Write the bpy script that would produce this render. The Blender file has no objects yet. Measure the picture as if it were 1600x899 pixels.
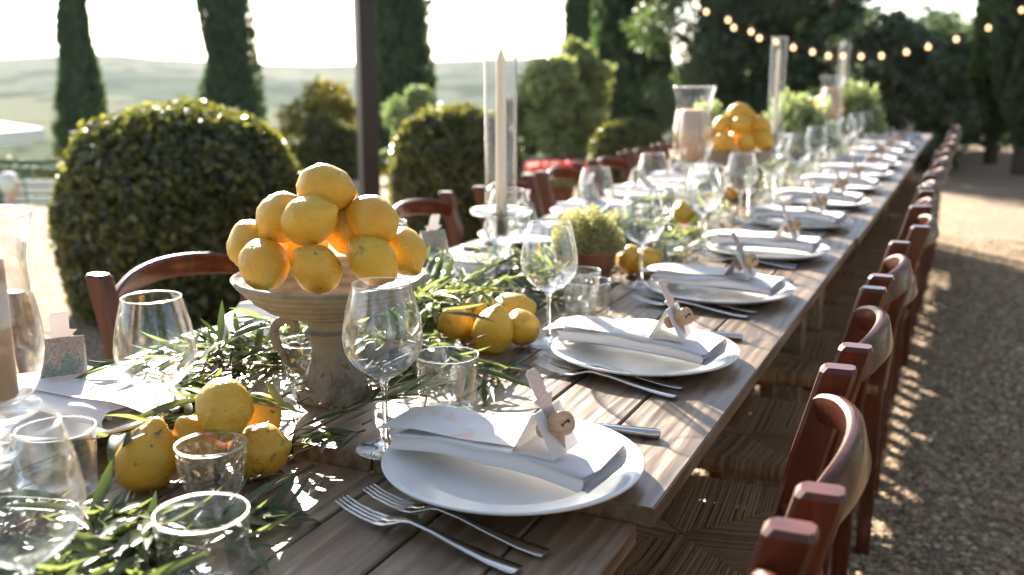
import bpy, math, random
import numpy as np
from mathutils import Vector, Matrix, noise as mnoise

SC = bpy.context.scene
COL = SC.collection
R_ = math.radians
PI = math.pi
rng = random.Random(7)
nrg = np.random.RandomState(11)

# ------------------------------------------------------------------ camera
CAM_Z = 1.215
F_PX = 1556.0                      # 35 mm lens on a 36 mm wide sensor, 1600 px wide
PITCH = math.atan((450 - 109) / F_PX)
YAW = R_(24.769)                   # the camera looks this far left of the table axis (+Y)
HEAD = Vector((-math.sin(YAW), math.cos(YAW), 0))
RIGHT = Vector((math.cos(YAW), math.sin(YAW), 0))
FWD = HEAD * math.cos(PITCH) + Vector((0, 0, -math.sin(PITCH)))
UP = RIGHT.cross(FWD)
cam_d = bpy.data.cameras.new('camera')
cam = bpy.data.objects.new('camera', cam_d)
COL.objects.link(cam)
cam.location = (0, 0, CAM_Z)
cam.rotation_euler = (PI / 2 - PITCH, 0, YAW)
cam_d.sensor_width = 36
cam_d.lens = F_PX / 1600 * 36
cam_d.clip_start = 0.02
cam_d.clip_end = 20000
cam_d.dof.use_dof = True
cam_d.dof.focus_distance = 1.30
cam_d.dof.aperture_fstop = 3.7
cam_d.dof.aperture_blades = 0
SC.camera = cam

# ------------------------------------------------------------------ world and sun
SUN_EL = R_(22.5)
SUN_AZ = R_(44)                    # left of the table axis
sun_vec = Vector((-math.sin(SUN_AZ) * math.cos(SUN_EL), math.cos(SUN_AZ) * math.cos(SUN_EL), math.sin(SUN_EL)))
world = bpy.data.worlds.new('World')
SC.world = world
world.use_nodes = True
wn = world.node_tree
sky = wn.nodes.new('ShaderNodeTexSky')
sky.sky_type = 'NISHITA'
sky.sun_disc = False
sky.sun_elevation = SUN_EL
sky.sun_rotation = -SUN_AZ
sky.air_density = 0.8
sky.dust_density = 0.6
sky.ozone_density = 0.9
hs = wn.nodes.new('ShaderNodeHueSaturation'); hs.inputs['Saturation'].default_value = .72
wn.links.new(sky.outputs[0], hs.inputs['Color']); wn.links.new(hs.outputs[0], wn.nodes['Background'].inputs[0])
wn.nodes['Background'].inputs[1].default_value = 0.060
sun_d = bpy.data.lights.new('sun', 'SUN')
sun_d.energy = 5.0
sun_d.angle = R_(0.5)
sun_d.color = (1.0, 0.92, 0.80)
sun = bpy.data.objects.new('sun', sun_d)
COL.objects.link(sun)
sun.rotation_euler = (-sun_vec).to_track_quat('-Z', 'Y').to_euler()
sun.location = (0, 0, 20)
SC.view_settings.view_transform = 'Standard'
SC.view_settings.look = 'None'
SC.view_settings.exposure = 2.5
SC.view_settings.gamma = 1.0
SC.cycles.max_bounces = 10
SC.cycles.transparent_max_bounces = 40
SC.cycles.transmission_bounces = 8
SC.cycles.glossy_bounces = 4
SC.cycles.diffuse_bounces = 3
SC.cycles.caustics_reflective = False
SC.cycles.caustics_refractive = False
SC.cycles.sample_clamp_indirect = 6
SC.cycles.blur_glossy = 0.5

# ------------------------------------------------------------------ helpers
def onz(px, py, z):
    """point at height z seen at photo pixel (px, py): used once to measure where things stand"""
    d = FWD * F_PX + RIGHT * (px - 800) - UP * (py - 449.5)
    t = (z - CAM_Z) / d.z
    return Vector((d.x * t, d.y * t, z))

def ond(px, py, v):
    d = FWD * F_PX + RIGHT * (px - 800) - UP * (py - 449.5)
    t = v / d.dot(HEAD)
    return Vector((d.x * t, d.y * t, CAM_Z + d.z * t))

def W(u, v, z=0.0):
    p = RIGHT * u + HEAD * v
    return Vector((p.x, p.y, z))

class MB:
    def __init__(s):
        s.v = []; s.f = []
    def add(s, verts, faces):
        o = len(s.v)
        s.v += [tuple(p) for p in verts]
        s.f += [tuple(i + o for i in f) for f in faces]
        return s
    def box(s, c, d, rot=None):
        x, y, z = d[0] / 2, d[1] / 2, d[2] / 2
        vs = [Vector((i * x, j * y, k * z)) for i in (-1, 1) for j in (-1, 1) for k in (-1, 1)]
        if rot: vs = [rot @ q for q in vs]
        c = Vector(c)
        return s.add([q + c for q in vs], [(0, 1, 3, 2), (4, 6, 7, 5), (0, 4, 5, 1), (2, 3, 7, 6), (0, 2, 6, 4), (1, 5, 7, 3)])
    def cbox(s, c, d, ch=0.003, rot=None):
        """box with chamfered edges"""
        vs = []
        for i in (-1, 1):
            for j in (-1, 1):
                for k in (-1, 1):
                    for a in range(3):
                        h = [d[0] / 2 - ch, d[1] / 2 - ch, d[2] / 2 - ch]
                        h[a] += ch
                        vs.append(Vector((i * h[0], j * h[1], k * h[2])))
        def I(i, j, k, a): return (((i > 0) * 2 + (j > 0)) * 2 + (k > 0)) * 3 + a
        fs = []
        for sg in (-1, 1):
            q = [I(sg, -1, -1, 0), I(sg, 1, -1, 0), I(sg, 1, 1, 0), I(sg, -1, 1, 0)]; fs.append(q if sg > 0 else q[::-1])
            q = [I(-1, sg, -1, 1), I(-1, sg, 1, 1), I(1, sg, 1, 1), I(1, sg, -1, 1)]; fs.append(q if sg > 0 else q[::-1])
            q = [I(-1, -1, sg, 2), I(1, -1, sg, 2), I(1, 1, sg, 2), I(-1, 1, sg, 2)]; fs.append(q if sg > 0 else q[::-1])
        for a in (-1, 1):
            for b in (-1, 1):
                q = [I(-1, a, b, 1), I(1, a, b, 1), I(1, a, b, 2), I(-1, a, b, 2)]; fs.append(q if a * b > 0 else q[::-1])
                q = [I(a, -1, b, 2), I(a, 1, b, 2), I(a, 1, b, 0), I(a, -1, b, 0)]; fs.append(q if a * b > 0 else q[::-1])
                q = [I(a, b, -1, 0), I(a, b, 1, 0), I(a, b, 1, 1), I(a, b, -1, 1)]; fs.append(q if a * b > 0 else q[::-1])
                for c_ in (-1, 1):
                    q = [I(a, b, c_, 0), I(a, b, c_, 1), I(a, b, c_, 2)]; fs.append(q if a * b * c_ > 0 else q[::-1])
        if rot: vs = [rot @ q for q in vs]
        c = Vector(c)
        return s.add([q + c for q in vs], fs)
    def lathe(s, prof, seg=32, c=(0, 0, 0), mod=None):
        """closed or open profile of (r, z); r==0 ends become poles"""
        vs = []; rings = []
        for i, (r, z) in enumerate(prof):
            if r < 1e-6:
                rings.append([len(vs)]); vs.append((c[0], c[1], c[2] + z))
            else:
                ring = []
                for k in range(seg):
                    a = 2 * PI * k / seg
                    rr = r * (mod(a, r, z) if mod else 1)
                    ring.append(len(vs)); vs.append((c[0] + rr * math.cos(a), c[1] + rr * math.sin(a), c[2] + z))
                rings.append(ring)
        fs = []
        for A, B in zip(rings, rings[1:]):
            if len(A) == 1 and len(B) == 1: continue
            for k in range(seg):
                k2 = (k + 1) % seg
                if len(A) == 1: fs.append((A[0], B[k2], B[k]))
                elif len(B) == 1: fs.append((A[k], A[k2], B[0]))
                else: fs.append((A[k], A[k2], B[k2], B[k]))
        return s.add(vs, fs)
    def sweep(s, path, dims, A=None, B=None, ch=0.0, cap=True):
        """rectangular (chamfered) section swept along path; dims = [(a, b)...] full widths along axes A, B"""
        A = Vector(A); B = Vector(B)
        n = len(path); vs = []; per = 8 if ch else 4
        def ring(p, a, b, c_):
            p = Vector(p); a /= 2; b /= 2
            if ch:
                c2 = min(c_, a * .9, b * .9)
                pts = [(a - c2, b), (-a + c2, b), (-a, b - c2), (-a, -b + c2), (-a + c2, -b), (a - c2, -b), (a, -b + c2), (a, b - c2)]
            else:
                pts = [(a, b), (-a, b), (-a, -b), (a, -b)]
            return [p + A * x + B * y for x, y in pts]
        for i, p in enumerate(path):
            vs += ring(p, dims[i][0], dims[i][1], ch)
        fs = []
        for i in range(n - 1):
            for k in range(per):
                k2 = (k + 1) % per
                fs.append((i * per + k, i * per + k2, (i + 1) * per + k2, (i + 1) * per + k))
        if cap:
            fs.append(tuple(range(per))[::-1])
            fs.append(tuple((n - 1) * per + k for k in range(per)))
        return s.add(vs, fs)
    def tube(s, path, rad, seg=6, cap=True):
        path = [Vector(p) for p in path]; n = len(path); vs = []
        rad = rad if isinstance(rad, (list, tuple)) else [rad] * n
        up = None
        for i, p in enumerate(path):
            t = (path[min(i + 1, n - 1)] - path[max(i - 1, 0)]).normalized()
            if up is None:
                up = t.orthogonal().normalized()
            up = (up - t * up.dot(t))
            up = up.normalized() if up.length > 1e-6 else t.orthogonal().normalized()
            w = t.cross(up)
            for k in range(seg):
                a = 2 * PI * k / seg
                vs.append(p + (up * math.cos(a) + w * math.sin(a)) * rad[i])
        fs = [(i * seg + k, i * seg + (k + 1) % seg, (i + 1) * seg + (k + 1) % seg, (i + 1) * seg + k) for i in range(n - 1) for k in range(seg)]
        if cap:
            fs.append(tuple(range(seg))[::-1]); fs.append(tuple((n - 1) * seg + k for k in range(seg)))
        return s.add(vs, fs)
    def mesh(s, name, mat=None, smooth=True, sharp=None):
        me = bpy.data.meshes.new(name)
        me.from_pydata(s.v, [], s.f)
        if mat: me.materials.append(mat)
        if smooth:
            me.polygons.foreach_set('use_smooth', [True] * len(me.polygons))
            if sharp: me.set_sharp_from_angle(angle=R_(sharp))
        me.update()
        return me

def obj(name, me, parent=None, loc=(0, 0, 0), rot=(0, 0, 0), scale=None, label=None):
    o = bpy.data.objects.new(name, me)
    COL.objects.link(o)
    o.location = loc; o.rotation_euler = rot
    if scale is not None: o.scale = scale if hasattr(scale, '__len__') else (scale,) * 3
    if parent: o.parent = parent
    if label: o['label'] = label
    return o

def tag(o, label, cat, group=None):
    o['label'] = label; o['category'] = cat
    if group: o['group'] = group
    return o

def thing(name, label, cat, loc=(0, 0, 0), rz=0, group=None):
    o = obj(name, None, None, loc, (0, 0, rz)); o.empty_display_size = .05
    return tag(o, label, cat, group)

def dup(root, loc, rz=0, label=None, rot=None, scale=None):
    def cp(o, par):
        c = o.copy(); COL.objects.link(c)
        if par: c.parent = par
        for ch in kids.get(o.name, []): cp(ch, c)
        return c
    kids = {}
    def walk(o):
        kids[o.name] = list(o.children)
        for ch in o.children: walk(ch)
    walk(root)
    c = cp(root, None)
    c.location = loc; c.rotation_euler = rot if rot else (0, 0, rz)
    if scale: c.scale = scale
    if label: c['label'] = label
    return c

def np_mesh(name, V, F4=None, F3=None, mat=None, smooth=False):
    """fast mesh from numpy arrays of quads or tris"""
    Fa = F4 if F4 is not None else F3
    k = Fa.shape[1]
    me = bpy.data.meshes.new(name)
    me.vertices.add(len(V)); me.vertices.foreach_set('co', V.astype(np.float32).ravel())
    me.loops.add(Fa.size); me.loops.foreach_set('vertex_index', Fa.astype(np.int32).ravel())
    me.polygons.add(len(Fa))
    me.polygons.foreach_set('loop_start', np.arange(0, Fa.size, k, dtype=np.int32))
    me.polygons.foreach_set('loop_total', np.full(len(Fa), k, dtype=np.int32))
    if smooth: me.polygons.foreach_set('use_smooth', np.ones(len(Fa), dtype=bool))
    if mat: me.materials.append(mat)
    me.update(calc_edges=True); me.validate()
    return me

# ------------------------------------------------------------------ materials
def mat(name, base=(.5, .5, .5), rough=.5, **kw):
    m = bpy.data.materials.new(name); m.use_nodes = True
    b = m.node_tree.nodes['Principled BSDF']
    b.inputs['Base Color'].default_value = (*base, 1)
    b.inputs['Roughness'].default_value = rough
    for k, v in kw.items():
        b.inputs[k.replace('_', ' ')].default_value = v
    return m

class N:
    """small node helper"""
    def __init__(s, m): s.m = m; s.t = m.node_tree; s.b = s.t.nodes.get('Principled BSDF'); s.out = s.t.nodes['Material Output']
    def n(s, typ, ins=None, **attrs):
        nd = s.t.nodes.new(typ)
        for k, v in attrs.items(): setattr(nd, k, v)
        for k, v in (ins or {}).items(): s.set(nd.inputs[k], v)
        return nd
    def set(s, sock, v):
        if isinstance(v, bpy.types.NodeSocket): s.t.links.new(v, sock)
        elif isinstance(v, bpy.types.Node): s.t.links.new(v.outputs[0], sock)
        elif isinstance(v, tuple) and len(v) == 3 and sock.type == 'RGBA': sock.default_value = (*v, 1)
        else: sock.default_value = v
    def coords(s, scale=(1, 1, 1), rand=True, kind='Object'):
        tc = s.n('ShaderNodeTexCoord')
        mp = s.n('ShaderNodeMapping', {'Vector': tc.outputs[kind], 'Scale': scale})
        if rand:
            oi = s.n('ShaderNodeObjectInfo')
            mu = s.n('ShaderNodeMath', {0: oi.outputs['Random'], 1: 53.0}, operation='MULTIPLY')
            cx = s.n('ShaderNodeCombineXYZ', {0: mu, 1: mu, 2: mu})
            s.t.links.new(cx.outputs[0], mp.inputs['Location'])
        return mp.outputs[0]
    def noise(s, vec, scale=5, detail=4, rough=.55, dist=0):
        return s.n('ShaderNodeTexNoise', {'Vector': vec, 'Scale': scale, 'Detail': detail, 'Roughness': rough, 'Distortion': dist}).outputs[0]
    def ramp(s, fac, stops, interp='LINEAR'):
        r = s.n('ShaderNodeValToRGB', {0: fac}); e = r.color_ramp; e.interpolation = interp
        while len(e.elements) < len(stops): e.elements.new(.5)
        for el, (p, c) in zip(e.elements, stops):
            el.position = p; el.color = (*c, 1) if len(c) == 3 else c
        return r.outputs[0]
    def mix(s, fac, a, b, mode='MIX'):
        nd = s.n('ShaderNodeMix', data_type='RGBA', blend_type=mode)
        s.set(nd.inputs[0], fac); s.set(nd.inputs[6], a); s.set(nd.inputs[7], b)
        return nd.outputs[2]
    def math(s, op, a, b=0.0):
        return s.n('ShaderNodeMath', {0: a, 1: b}, operation=op).outputs[0]
    def bump(s, h, strength=.3, dist=.01):
        bp = s.n('ShaderNodeBump', {'Height': h, 'Strength': strength, 'Distance': dist})
        s.t.links.new(bp.outputs[0], s.b.inputs['Normal'])
        return bp.outputs[0]
    def col(s, c): s.set(s.b.inputs['Base Color'], c)

def wood_table():
    m = mat('weathered_plank_wood', rough=.5, Specular_IOR_Level=.85); k = N(m)
    v = k.coords((1, .09, 1))
    g = k.noise(v, 55, 6, .62, .6)
    big = k.noise(k.coords((1, .25, 1)), 9, 3, .5, 1.2)
    w = k.n('ShaderNodeTexWave', {'Vector': k.coords((1, .10, 1)), 'Scale': 14.0, 'Distortion': 11.0, 'Detail': 3.0, 'Detail Scale': 1.3}, wave_type='BANDS', bands_direction='X').outputs['Fac']
    c = k.ramp(g, [(.25, (.05, .031, .019)), (.48, (.19, .128, .080)), (.72, (.44, .335, .225))])
    c = k.mix(.22, c, k.ramp(w, [(.0, (.025, .014, .009)), (.5, (.16, .11, .072)), (1, (.42, .32, .225))]))
    c = k.mix(k.ramp(big, [(.35, (0, 0, 0)), (.75, (.5, .5, .5))]), c, (.25, .175, .115))
    kv = k.n('ShaderNodeTexVoronoi', {'Vector': k.coords((1, .45, 1)), 'Scale': 6.0})
    kn = k.math('ADD', kv.outputs['Distance'], k.math('MULTIPLY', k.math('SUBTRACT', g, .5), .10))
    c = k.mix(k.ramp(kn, [(.05, (.9,) * 3), (.085, (0,) * 3)]), c, (.035, .018, .010))
    st = k.noise(k.coords((1, .6, 1)), 5, 5, .7)
    c = k.mix(k.ramp(st, [(.56, (0,) * 3), (.70, (.55,) * 3)]), c, (.07, .05, .038))
    oi = k.n('ShaderNodeObjectInfo')
    c = k.mix(1.0, c, k.ramp(oi.outputs['Random'], [(0, (.70, .67, .64)), (1, (1.12, 1.06, .98))]), 'MULTIPLY')
    k.col(c)
    k.set(k.b.inputs['Roughness'], k.ramp(g, [(.3, (.30,) * 3), (.7, (.48,) * 3)]))
    h = k.math('ADD', k.math('MULTIPLY', g, .6), k.math('MULTIPLY', w, .5))
    k.bump(h, .6, .0020)
    return m

def chair_wood():
    m = mat('cherry_chair_wood', rough=.36, Coat_Weight=.38, Coat_Roughness=.09, Specular_IOR_Level=.3); k = N(m)
    g = k.noise(k.coords((1, 1, .1)), 40, 5, .6, .4)
    k.col(k.ramp(g, [(.3, (.040, .008, .003)), (.55, (.092, .018, .006)), (.8, (.155, .036, .011))]))
    k.bump(g, .12, .001)
    return m

def rush():
    m = mat('rush_cord', rough=.75); k = N(m)
    oi = k.n('ShaderNodeNewGeometry')
    g = k.noise(k.coords((1, 1, 1)), 90, 3)
    c = k.ramp(oi.outputs['Random Per Island'], [(0, (.17, .088, .036)), (.5, (.32, .18, .078)), (1, (.46, .28, .13))])
    k.col(k.mix(.35, c, k.ramp(g, [(.3, (.09, .05, .024)), (.7, (.33, .20, .10))])))
    k.bump(g, .4, .002)
    return m

def lemon_mat():
    m = mat('lemon_peel', rough=.38); k = N(m)
    k.b.inputs['Subsurface Weight'].default_value = .0
    k.b.inputs['Subsurface Radius'].default_value = (.02, .01, .002)
    k.b.inputs['Subsurface Scale'].default_value = .5
    v = k.coords()
    n1 = k.noise(v, 28, 3); n2 = k.noise(v, 60, 6, .75, 1.0); n3 = k.noise(v, 14, 2)
    oi = k.n('ShaderNodeObjectInfo')
    c = k.mix(oi.outputs['Random'], (.72, .40, .030), (.74, .34, .022))
    c = k.mix(k.ramp(n1, [(.4, (0,) * 3), (.75, (.45,) * 3)]), c, (.80, .56, .12))
    c = k.mix(k.ramp(k.noise(v, 9, 3), [(.52, (0,) * 3), (.70, (.45,) * 3)]), c, (.50, .44, .06))
    sc = k.math('MULTIPLY', k.ramp(n2, [(.52, (0,) * 3), (.64, (1,) * 3)]), k.ramp(n3, [(.47, (0,) * 3), (.60, (1,) * 3)]))
    c = k.mix(k.math('MULTIPLY', sc, .72), c, (.20, .085, .02))
    sp = k.n('ShaderNodeTexVoronoi', {'Vector': v, 'Scale': 38.0})
    c = k.mix(k.ramp(sp.outputs['Distance'], [(.05, (.8,) * 3), (.085, (0,) * 3)]), c, (.10, .05, .02))
    k.col(c)
    po = k.math('ADD', k.n('ShaderNodeTexVoronoi', {'Vector': v, 'Scale': 330.0}).outputs['Distance'], k.math('MULTIPLY', k.noise(v, 110, 3), 2.2))
    k.bump(k.math('ADD', k.math('MULTIPLY', po, .5), k.math('MULTIPLY', n2, .9)), 0.7, .0016)
    return m

def stone_bowl():
    m = mat('rough_ceramic', rough=.72); k = N(m)
    v = k.coords(rand=False)
    n1 = k.noise(v, 30, 6, .7); n2 = k.noise(v, 160, 3)
    sep = k.n('ShaderNodeSeparateXYZ', {0: v})
    c = k.ramp(n1, [(.3, (.13, .118, .092)), (.5, (.25, .238, .19)), (.72, (.36, .35, .29))])
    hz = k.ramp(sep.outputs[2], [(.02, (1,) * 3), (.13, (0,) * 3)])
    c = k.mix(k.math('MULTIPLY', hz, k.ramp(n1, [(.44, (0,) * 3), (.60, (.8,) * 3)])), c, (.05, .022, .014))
    c = k.mix(k.ramp(n2, [(.66, (0,) * 3), (.74, (.7,) * 3)]), c, (.46, .43, .38))
    up_ = k.ramp(sep.outputs[2], [(.112, (0,) * 3), (.125, (1,) * 3)])
    wv = k.n('ShaderNodeTexWave', {'Vector': v, 'Scale': 34.0, 'Distortion': .7, 'Detail': 1.0}, wave_type='BANDS', bands_direction='Z').outputs['Fac']
    k.col(k.mix(k.math('MULTIPLY', up_, .3), c, k.ramp(wv, [(0, (.12, .10, .08)), (1, (.38, .35, .30))])))
    k.bump(k.math('ADD', k.math('MULTIPLY', k.math('MULTIPLY', wv, up_), .7), k.math('ADD', n2, k.math('MULTIPLY', n1, 1.5))), .5, .002)
    return m

def glass_thin(name, tint=(.985, .99, .99), rough=.0, ior=1.48, edge=2.6):
    """thin clear glass wall: what is not reflected passes straight through"""
    m = bpy.data.materials.new(name); m.use_nodes = True; k = N(m)
    k.t.nodes.remove(k.b)
    tr = k.n('ShaderNodeBsdfTransparent', {'Color': (*tint, 1)})
    gl = k.n('ShaderNodeBsdfGlossy', {'Color': (1, 1, 1, 1), 'Roughness': rough})
    ge = k.n('ShaderNodeNewGeometry')      # Schlick reflectance, the same from both sides of the wall
    ct = k.n('ShaderNodeVectorMath', {0: ge.outputs['Incoming'], 1: ge.outputs['Normal']}, operation='DOT_PRODUCT').outputs['Value']
    om = k.math('SUBTRACT', 1.0, k.math('ABSOLUTE', ct))
    r0 = 1.3 * ((ior - 1) / (ior + 1)) ** 2
    fr = k.math('ADD', k.math('MULTIPLY', k.math('POWER', om, 5.0), 1 - r0), r0)
    base = k.n('ShaderNodeMixShader', {0: fr, 1: tr.outputs[0], 2: gl.outputs[0]})
    rf = k.n('ShaderNodeBsdfGlass', {'Color': (1, 1, 1, 1), 'Roughness': rough, 'IOR': ior})
    mx = k.n('ShaderNodeMixShader', {0: k.math('MULTIPLY', k.math('POWER', om, edge), .9), 1: base.outputs[0], 2: rf.outputs[0]})
    k.t.links.new(mx.outputs[0], k.out.inputs[0])
    return m

def glass_solid(name, part=.5, rough=.02):
    m = bpy.data.materials.new(name); m.use_nodes = True; k = N(m)
    k.t.nodes.remove(k.b)
    tr = k.n('ShaderNodeBsdfTransparent', {'Color': (.97, .98, .98, 1)})
    g = k.n('ShaderNodeBsdfGlass', {'Color': (1, 1, 1, 1), 'Roughness': rough, 'IOR': 1.48})
    mx = k.n('ShaderNodeMixShader', {0: part, 1: tr.outputs[0], 2: g.outputs[0]})
    k.t.links.new(mx.outputs[0], k.out.inputs[0])
    return m

def leaf_mat(name, dark, light, trans=.4, rough=.45, back=None, scale=3.0, spec=.4, tcol=None):
    m = mat(name, rough=rough); k = N(m)
    k.b.inputs['Specular IOR Level'].default_value = spec
    g = k.n('ShaderNodeNewGeometry')
    oi = k.n('ShaderNodeObjectInfo')
    nz = k.noise(k.coords((1, 1, 1), rand=False), scale, 2)
    f = k.math('ADD', k.math('MULTIPLY', g.outputs['Random Per Island'], .6), k.math('MULTIPLY', nz, .4))
    f = k.math('ADD', f, k.math('MULTIPLY', k.math('SUBTRACT', oi.outputs['Random'], .5), .35))
    c = k.ramp(f, [(.15, dark), (.85, light)])
    if back: c = k.mix(g.outputs['Backfacing'], c, back)
    k.col(c)
    t = k.n('ShaderNodeBsdfTranslucent')
    k.set(t.inputs[0], k.mix(1.0, c, tcol or (1.9, 2.1, 0.8), 'MULTIPLY'))
    mx = k.n('ShaderNodeMixShader', {0: trans})
    k.t.links.new(k.b.outputs[0], mx.inputs[1]); k.t.links.new(t.outputs[0], mx.inputs[2])
    k.t.links.new(mx.outputs[0], k.out.inputs[0])
    return m

def paper(name, base=(.82, .80, .80), trans=.25):
    m = mat(name, base, .6); k = N(m)
    t = k.n('ShaderNodeBsdfTranslucent', {'Color': (*base, 1)})
    mx = k.n('ShaderNodeMixShader', {0: trans}); k.t.links.new(k.b.outputs[0], mx.inputs[1]); k.t.links.new(t.outputs[0], mx.inputs[2])
    k.t.links.new(mx.outputs[0], k.out.inputs[0]); k.bump(k.noise(k.coords(), 600, 2), .1, .0005)
    return m, k

M = {}
M['table'] = wood_table(); M['chair'] = chair_wood(); M['rush'] = rush(); M['lemon'] = lemon_mat(); M['stone'] = stone_bowl()
M['glass'] = glass_thin('clear_glass', rough=.03)
M['tumbler'] = glass_thin('tumbler_glass', (.985, .992, .99), .015, 1.5, 3.2)
M['stemglass'] = glass_solid('solid_glass', .75, .015)
M['rimglass'] = glass_solid('fire_polished_rim', .8, .12)
M['cutglass'] = glass_thin('cut_glass', (.97, .98, .975), .02, 1.55, 1.6)
M['plate'] = mat('white_glazed_ceramic', (.80, .80, .79), .16)
k = N(M['plate']); k.bump(k.noise(k.coords(), 40, 2), .03, .001)
M['linen'] = mat('white_linen', (.80, .765, .77), .85, Sheen_Weight=.2); k = N(M['linen'])
v = k.coords((1, 1, 1)); a = k.n('ShaderNodeTexWave', {'Vector': v, 'Scale': 340.0, 'Distortion': 1.0}, bands_direction='X').outputs['Fac']
b = k.n('ShaderNodeTexWave', {'Vector': v, 'Scale': 340.0, 'Distortion': 1.0}, bands_direction='Y').outputs['Fac']
k.bump(k.math('ADD', k.math('ADD', a, b), k.math('MULTIPLY', k.noise(v, 25, 4), 3.0)), .30, .001)
M['paper'], _ = paper('white_card')
M['menu'], k = paper('printed_menu_card')
v = k.coords(rand=False); n = k.noise(v, 22, 2, .5, .8)
c = k.mix(k.ramp(n, [(.60, (0,) * 3), (.64, (.75,) * 3)]), (.82, .80, .79), (.86, .58, .46))
n2 = k.noise(k.coords((1, 1.6, 1), rand=False), 31, 2, .5, .8)
c = k.mix(k.ramp(n2, [(.62, (0,) * 3), (.66, (.7,) * 3)]), c, (.52, .70, .62)); k.col(c)
M['map'], k = paper('map_printed_card')
v = k.coords()
land = k.noise(v, 20, 4, .6)
c = k.ramp(land, [(.42, (.50, .38, .34)), (.5, (.52, .43, .34)), (.54, (.22, .34, .31)), (.7, (.30, .41, .38))])
vo = k.n('ShaderNodeTexVoronoi', {'Vector': k.n('ShaderNodeMixRGB', {0: .12, 1: v, 2: k.n('ShaderNodeTexNoise', {'Vector': v, 'Scale': 60.0}).outputs[1]}).outputs[0], 'Scale': 75.0}, feature='DISTANCE_TO_EDGE').outputs['Distance']
k.col(k.mix(k.ramp(vo, [(.02, (.95,) * 3), (.12, (0,) * 3)]), c, (.12, .08, .075)))
M['mapred'], k = paper('map_printed_tag', (.6, .45, .44))
v = k.coords(); vo = k.n('ShaderNodeTexVoronoi', {'Vector': v, 'Scale': 150.0}, feature='DISTANCE_TO_EDGE').outputs['Distance']
k.col(k.mix(k.ramp(vo, [(.02, (.5,) * 3), (.14, (0,) * 3)]), k.ramp(k.noise(v, 40, 3), [(.4, (.56, .48, .45)), (.6, (.48, .43, .42))]), (.30, .22, .22)))
M['cork'] = mat('pale_turned_wood', rough=.5); k = N(M['cork'])
k.col(k.ramp(k.noise(k.coords((1, 1, 5)), 60, 4), [(.3, (.48, .29, .15)), (.7, (.68, .47, .29))]))
M['ink'] = mat('dark_ink', (.06, .03, .02), .7)
M['steel'] = mat('polished_cutlery', (.62, .61, .60), .17, Metallic=1.0); k = N(M['steel']); k.bump(k.noise(k.coords(), 90, 3), .05, .0006)
M['wax'] = mat('ivory_wax', (.80, .75, .63), .42, Subsurface_Weight=.4); M['wax'].node_tree.nodes['Principled BSDF'].inputs['Subsurface Scale'].default_value = .02; M['wax'].node_tree.nodes['Principled BSDF'].inputs['Subsurface Radius'].default_value = (1, .85, .6)
M['blush'] = mat('blush_wax', (.58, .37, .25), .45, Subsurface_Weight=.4); M['blush'].node_tree.nodes['Principled BSDF'].inputs['Subsurface Scale'].default_value = .02
M['blush'].node_tree.nodes['Principled BSDF'].inputs['Subsurface Radius'].default_value = (1, .6, .4)
M['wick'] = mat('cotton_wick', (.55, .52, .46), .9)
M['olive'] = leaf_mat('willow_eucalyptus_leaf', (.045, .066, .028), (.16, .19, .090), .36, .30, back=(.20, .23, .155), spec=.6, tcol=(1.6, 1.65, .7))
M['twig'] = mat('green_brown_twig', (.17, .11, .05), .6)
M['thyme'] = leaf_mat('thyme_foliage', (.27, .27, .12), (.64, .60, .36), .45, .6, tcol=(1.15, 1.15, .9))
M['herb'] = leaf_mat('tall_herb_foliage', (.20, .25, .11), (.46, .50, .29), .4, .5, tcol=(1.2, 1.25, .85))
M['soil'] = mat('dark_potting_soil', (.03, .02, .014), .95); k = N(M['soil']); k.bump(k.noise(k.coords(), 200, 3), .8, .004)
M['terracotta'] = mat('terracotta', rough=.8); k = N(M['terracotta'])
k.col(k.ramp(k.noise(k.coords(), 18, 4), [(.3, (.16, .052, .026)), (.7, (.30, .11, .06))])); k.bump(k.noise(k.coords(), 90, 3), .2, .002)
M['hedge'] = leaf_mat('clipped_hedge_leaf', (.030, .044, .015), (.20, .20, .065), .38, .36, scale=2.0, spec=.6, tcol=(2.6, 2.4, 1.0))
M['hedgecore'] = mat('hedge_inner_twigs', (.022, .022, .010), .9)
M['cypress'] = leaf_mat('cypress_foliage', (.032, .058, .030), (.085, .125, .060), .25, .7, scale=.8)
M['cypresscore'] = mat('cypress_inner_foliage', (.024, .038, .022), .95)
M['cypress_lit'] = leaf_mat('sunlit_cypress_foliage', (.04, .075, .022), (.16, .19, .06), .35, .7, scale=.8)  # lit copy of the cypress green, sunlight put into the colour
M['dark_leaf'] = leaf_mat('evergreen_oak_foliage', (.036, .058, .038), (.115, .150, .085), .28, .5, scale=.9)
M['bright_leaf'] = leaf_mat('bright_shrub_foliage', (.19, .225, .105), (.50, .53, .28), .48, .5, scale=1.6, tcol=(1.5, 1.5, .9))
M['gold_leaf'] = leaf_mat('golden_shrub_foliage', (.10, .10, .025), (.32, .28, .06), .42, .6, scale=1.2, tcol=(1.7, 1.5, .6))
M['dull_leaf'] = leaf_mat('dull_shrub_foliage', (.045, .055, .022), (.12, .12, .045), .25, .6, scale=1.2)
M['olive_tree'] = leaf_mat('olive_shrub_foliage', (.13, .17, .085), (.30, .36, .20), .4, .6, scale=1.6, tcol=(1.5, 1.6, 1.0))
M['bark'] = mat('rough_bark', rough=.9); k = N(M['bark'])
k.col(k.ramp(k.noise(k.coords((1, 1, .2)), 14, 5), [(.3, (.05, .035, .025)), (.7, (.16, .12, .09))])); k.bump(k.noise(k.coords((1, 1, .2)), 20, 4), .8, .02)
M['pole'] = mat('dark_brown_painted_steel', (.032, .024, .022), .42, Metallic=.3)
M['white_cloth'] = mat('white_parasol_canvas', (.80, .79, .80), .8)
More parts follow.
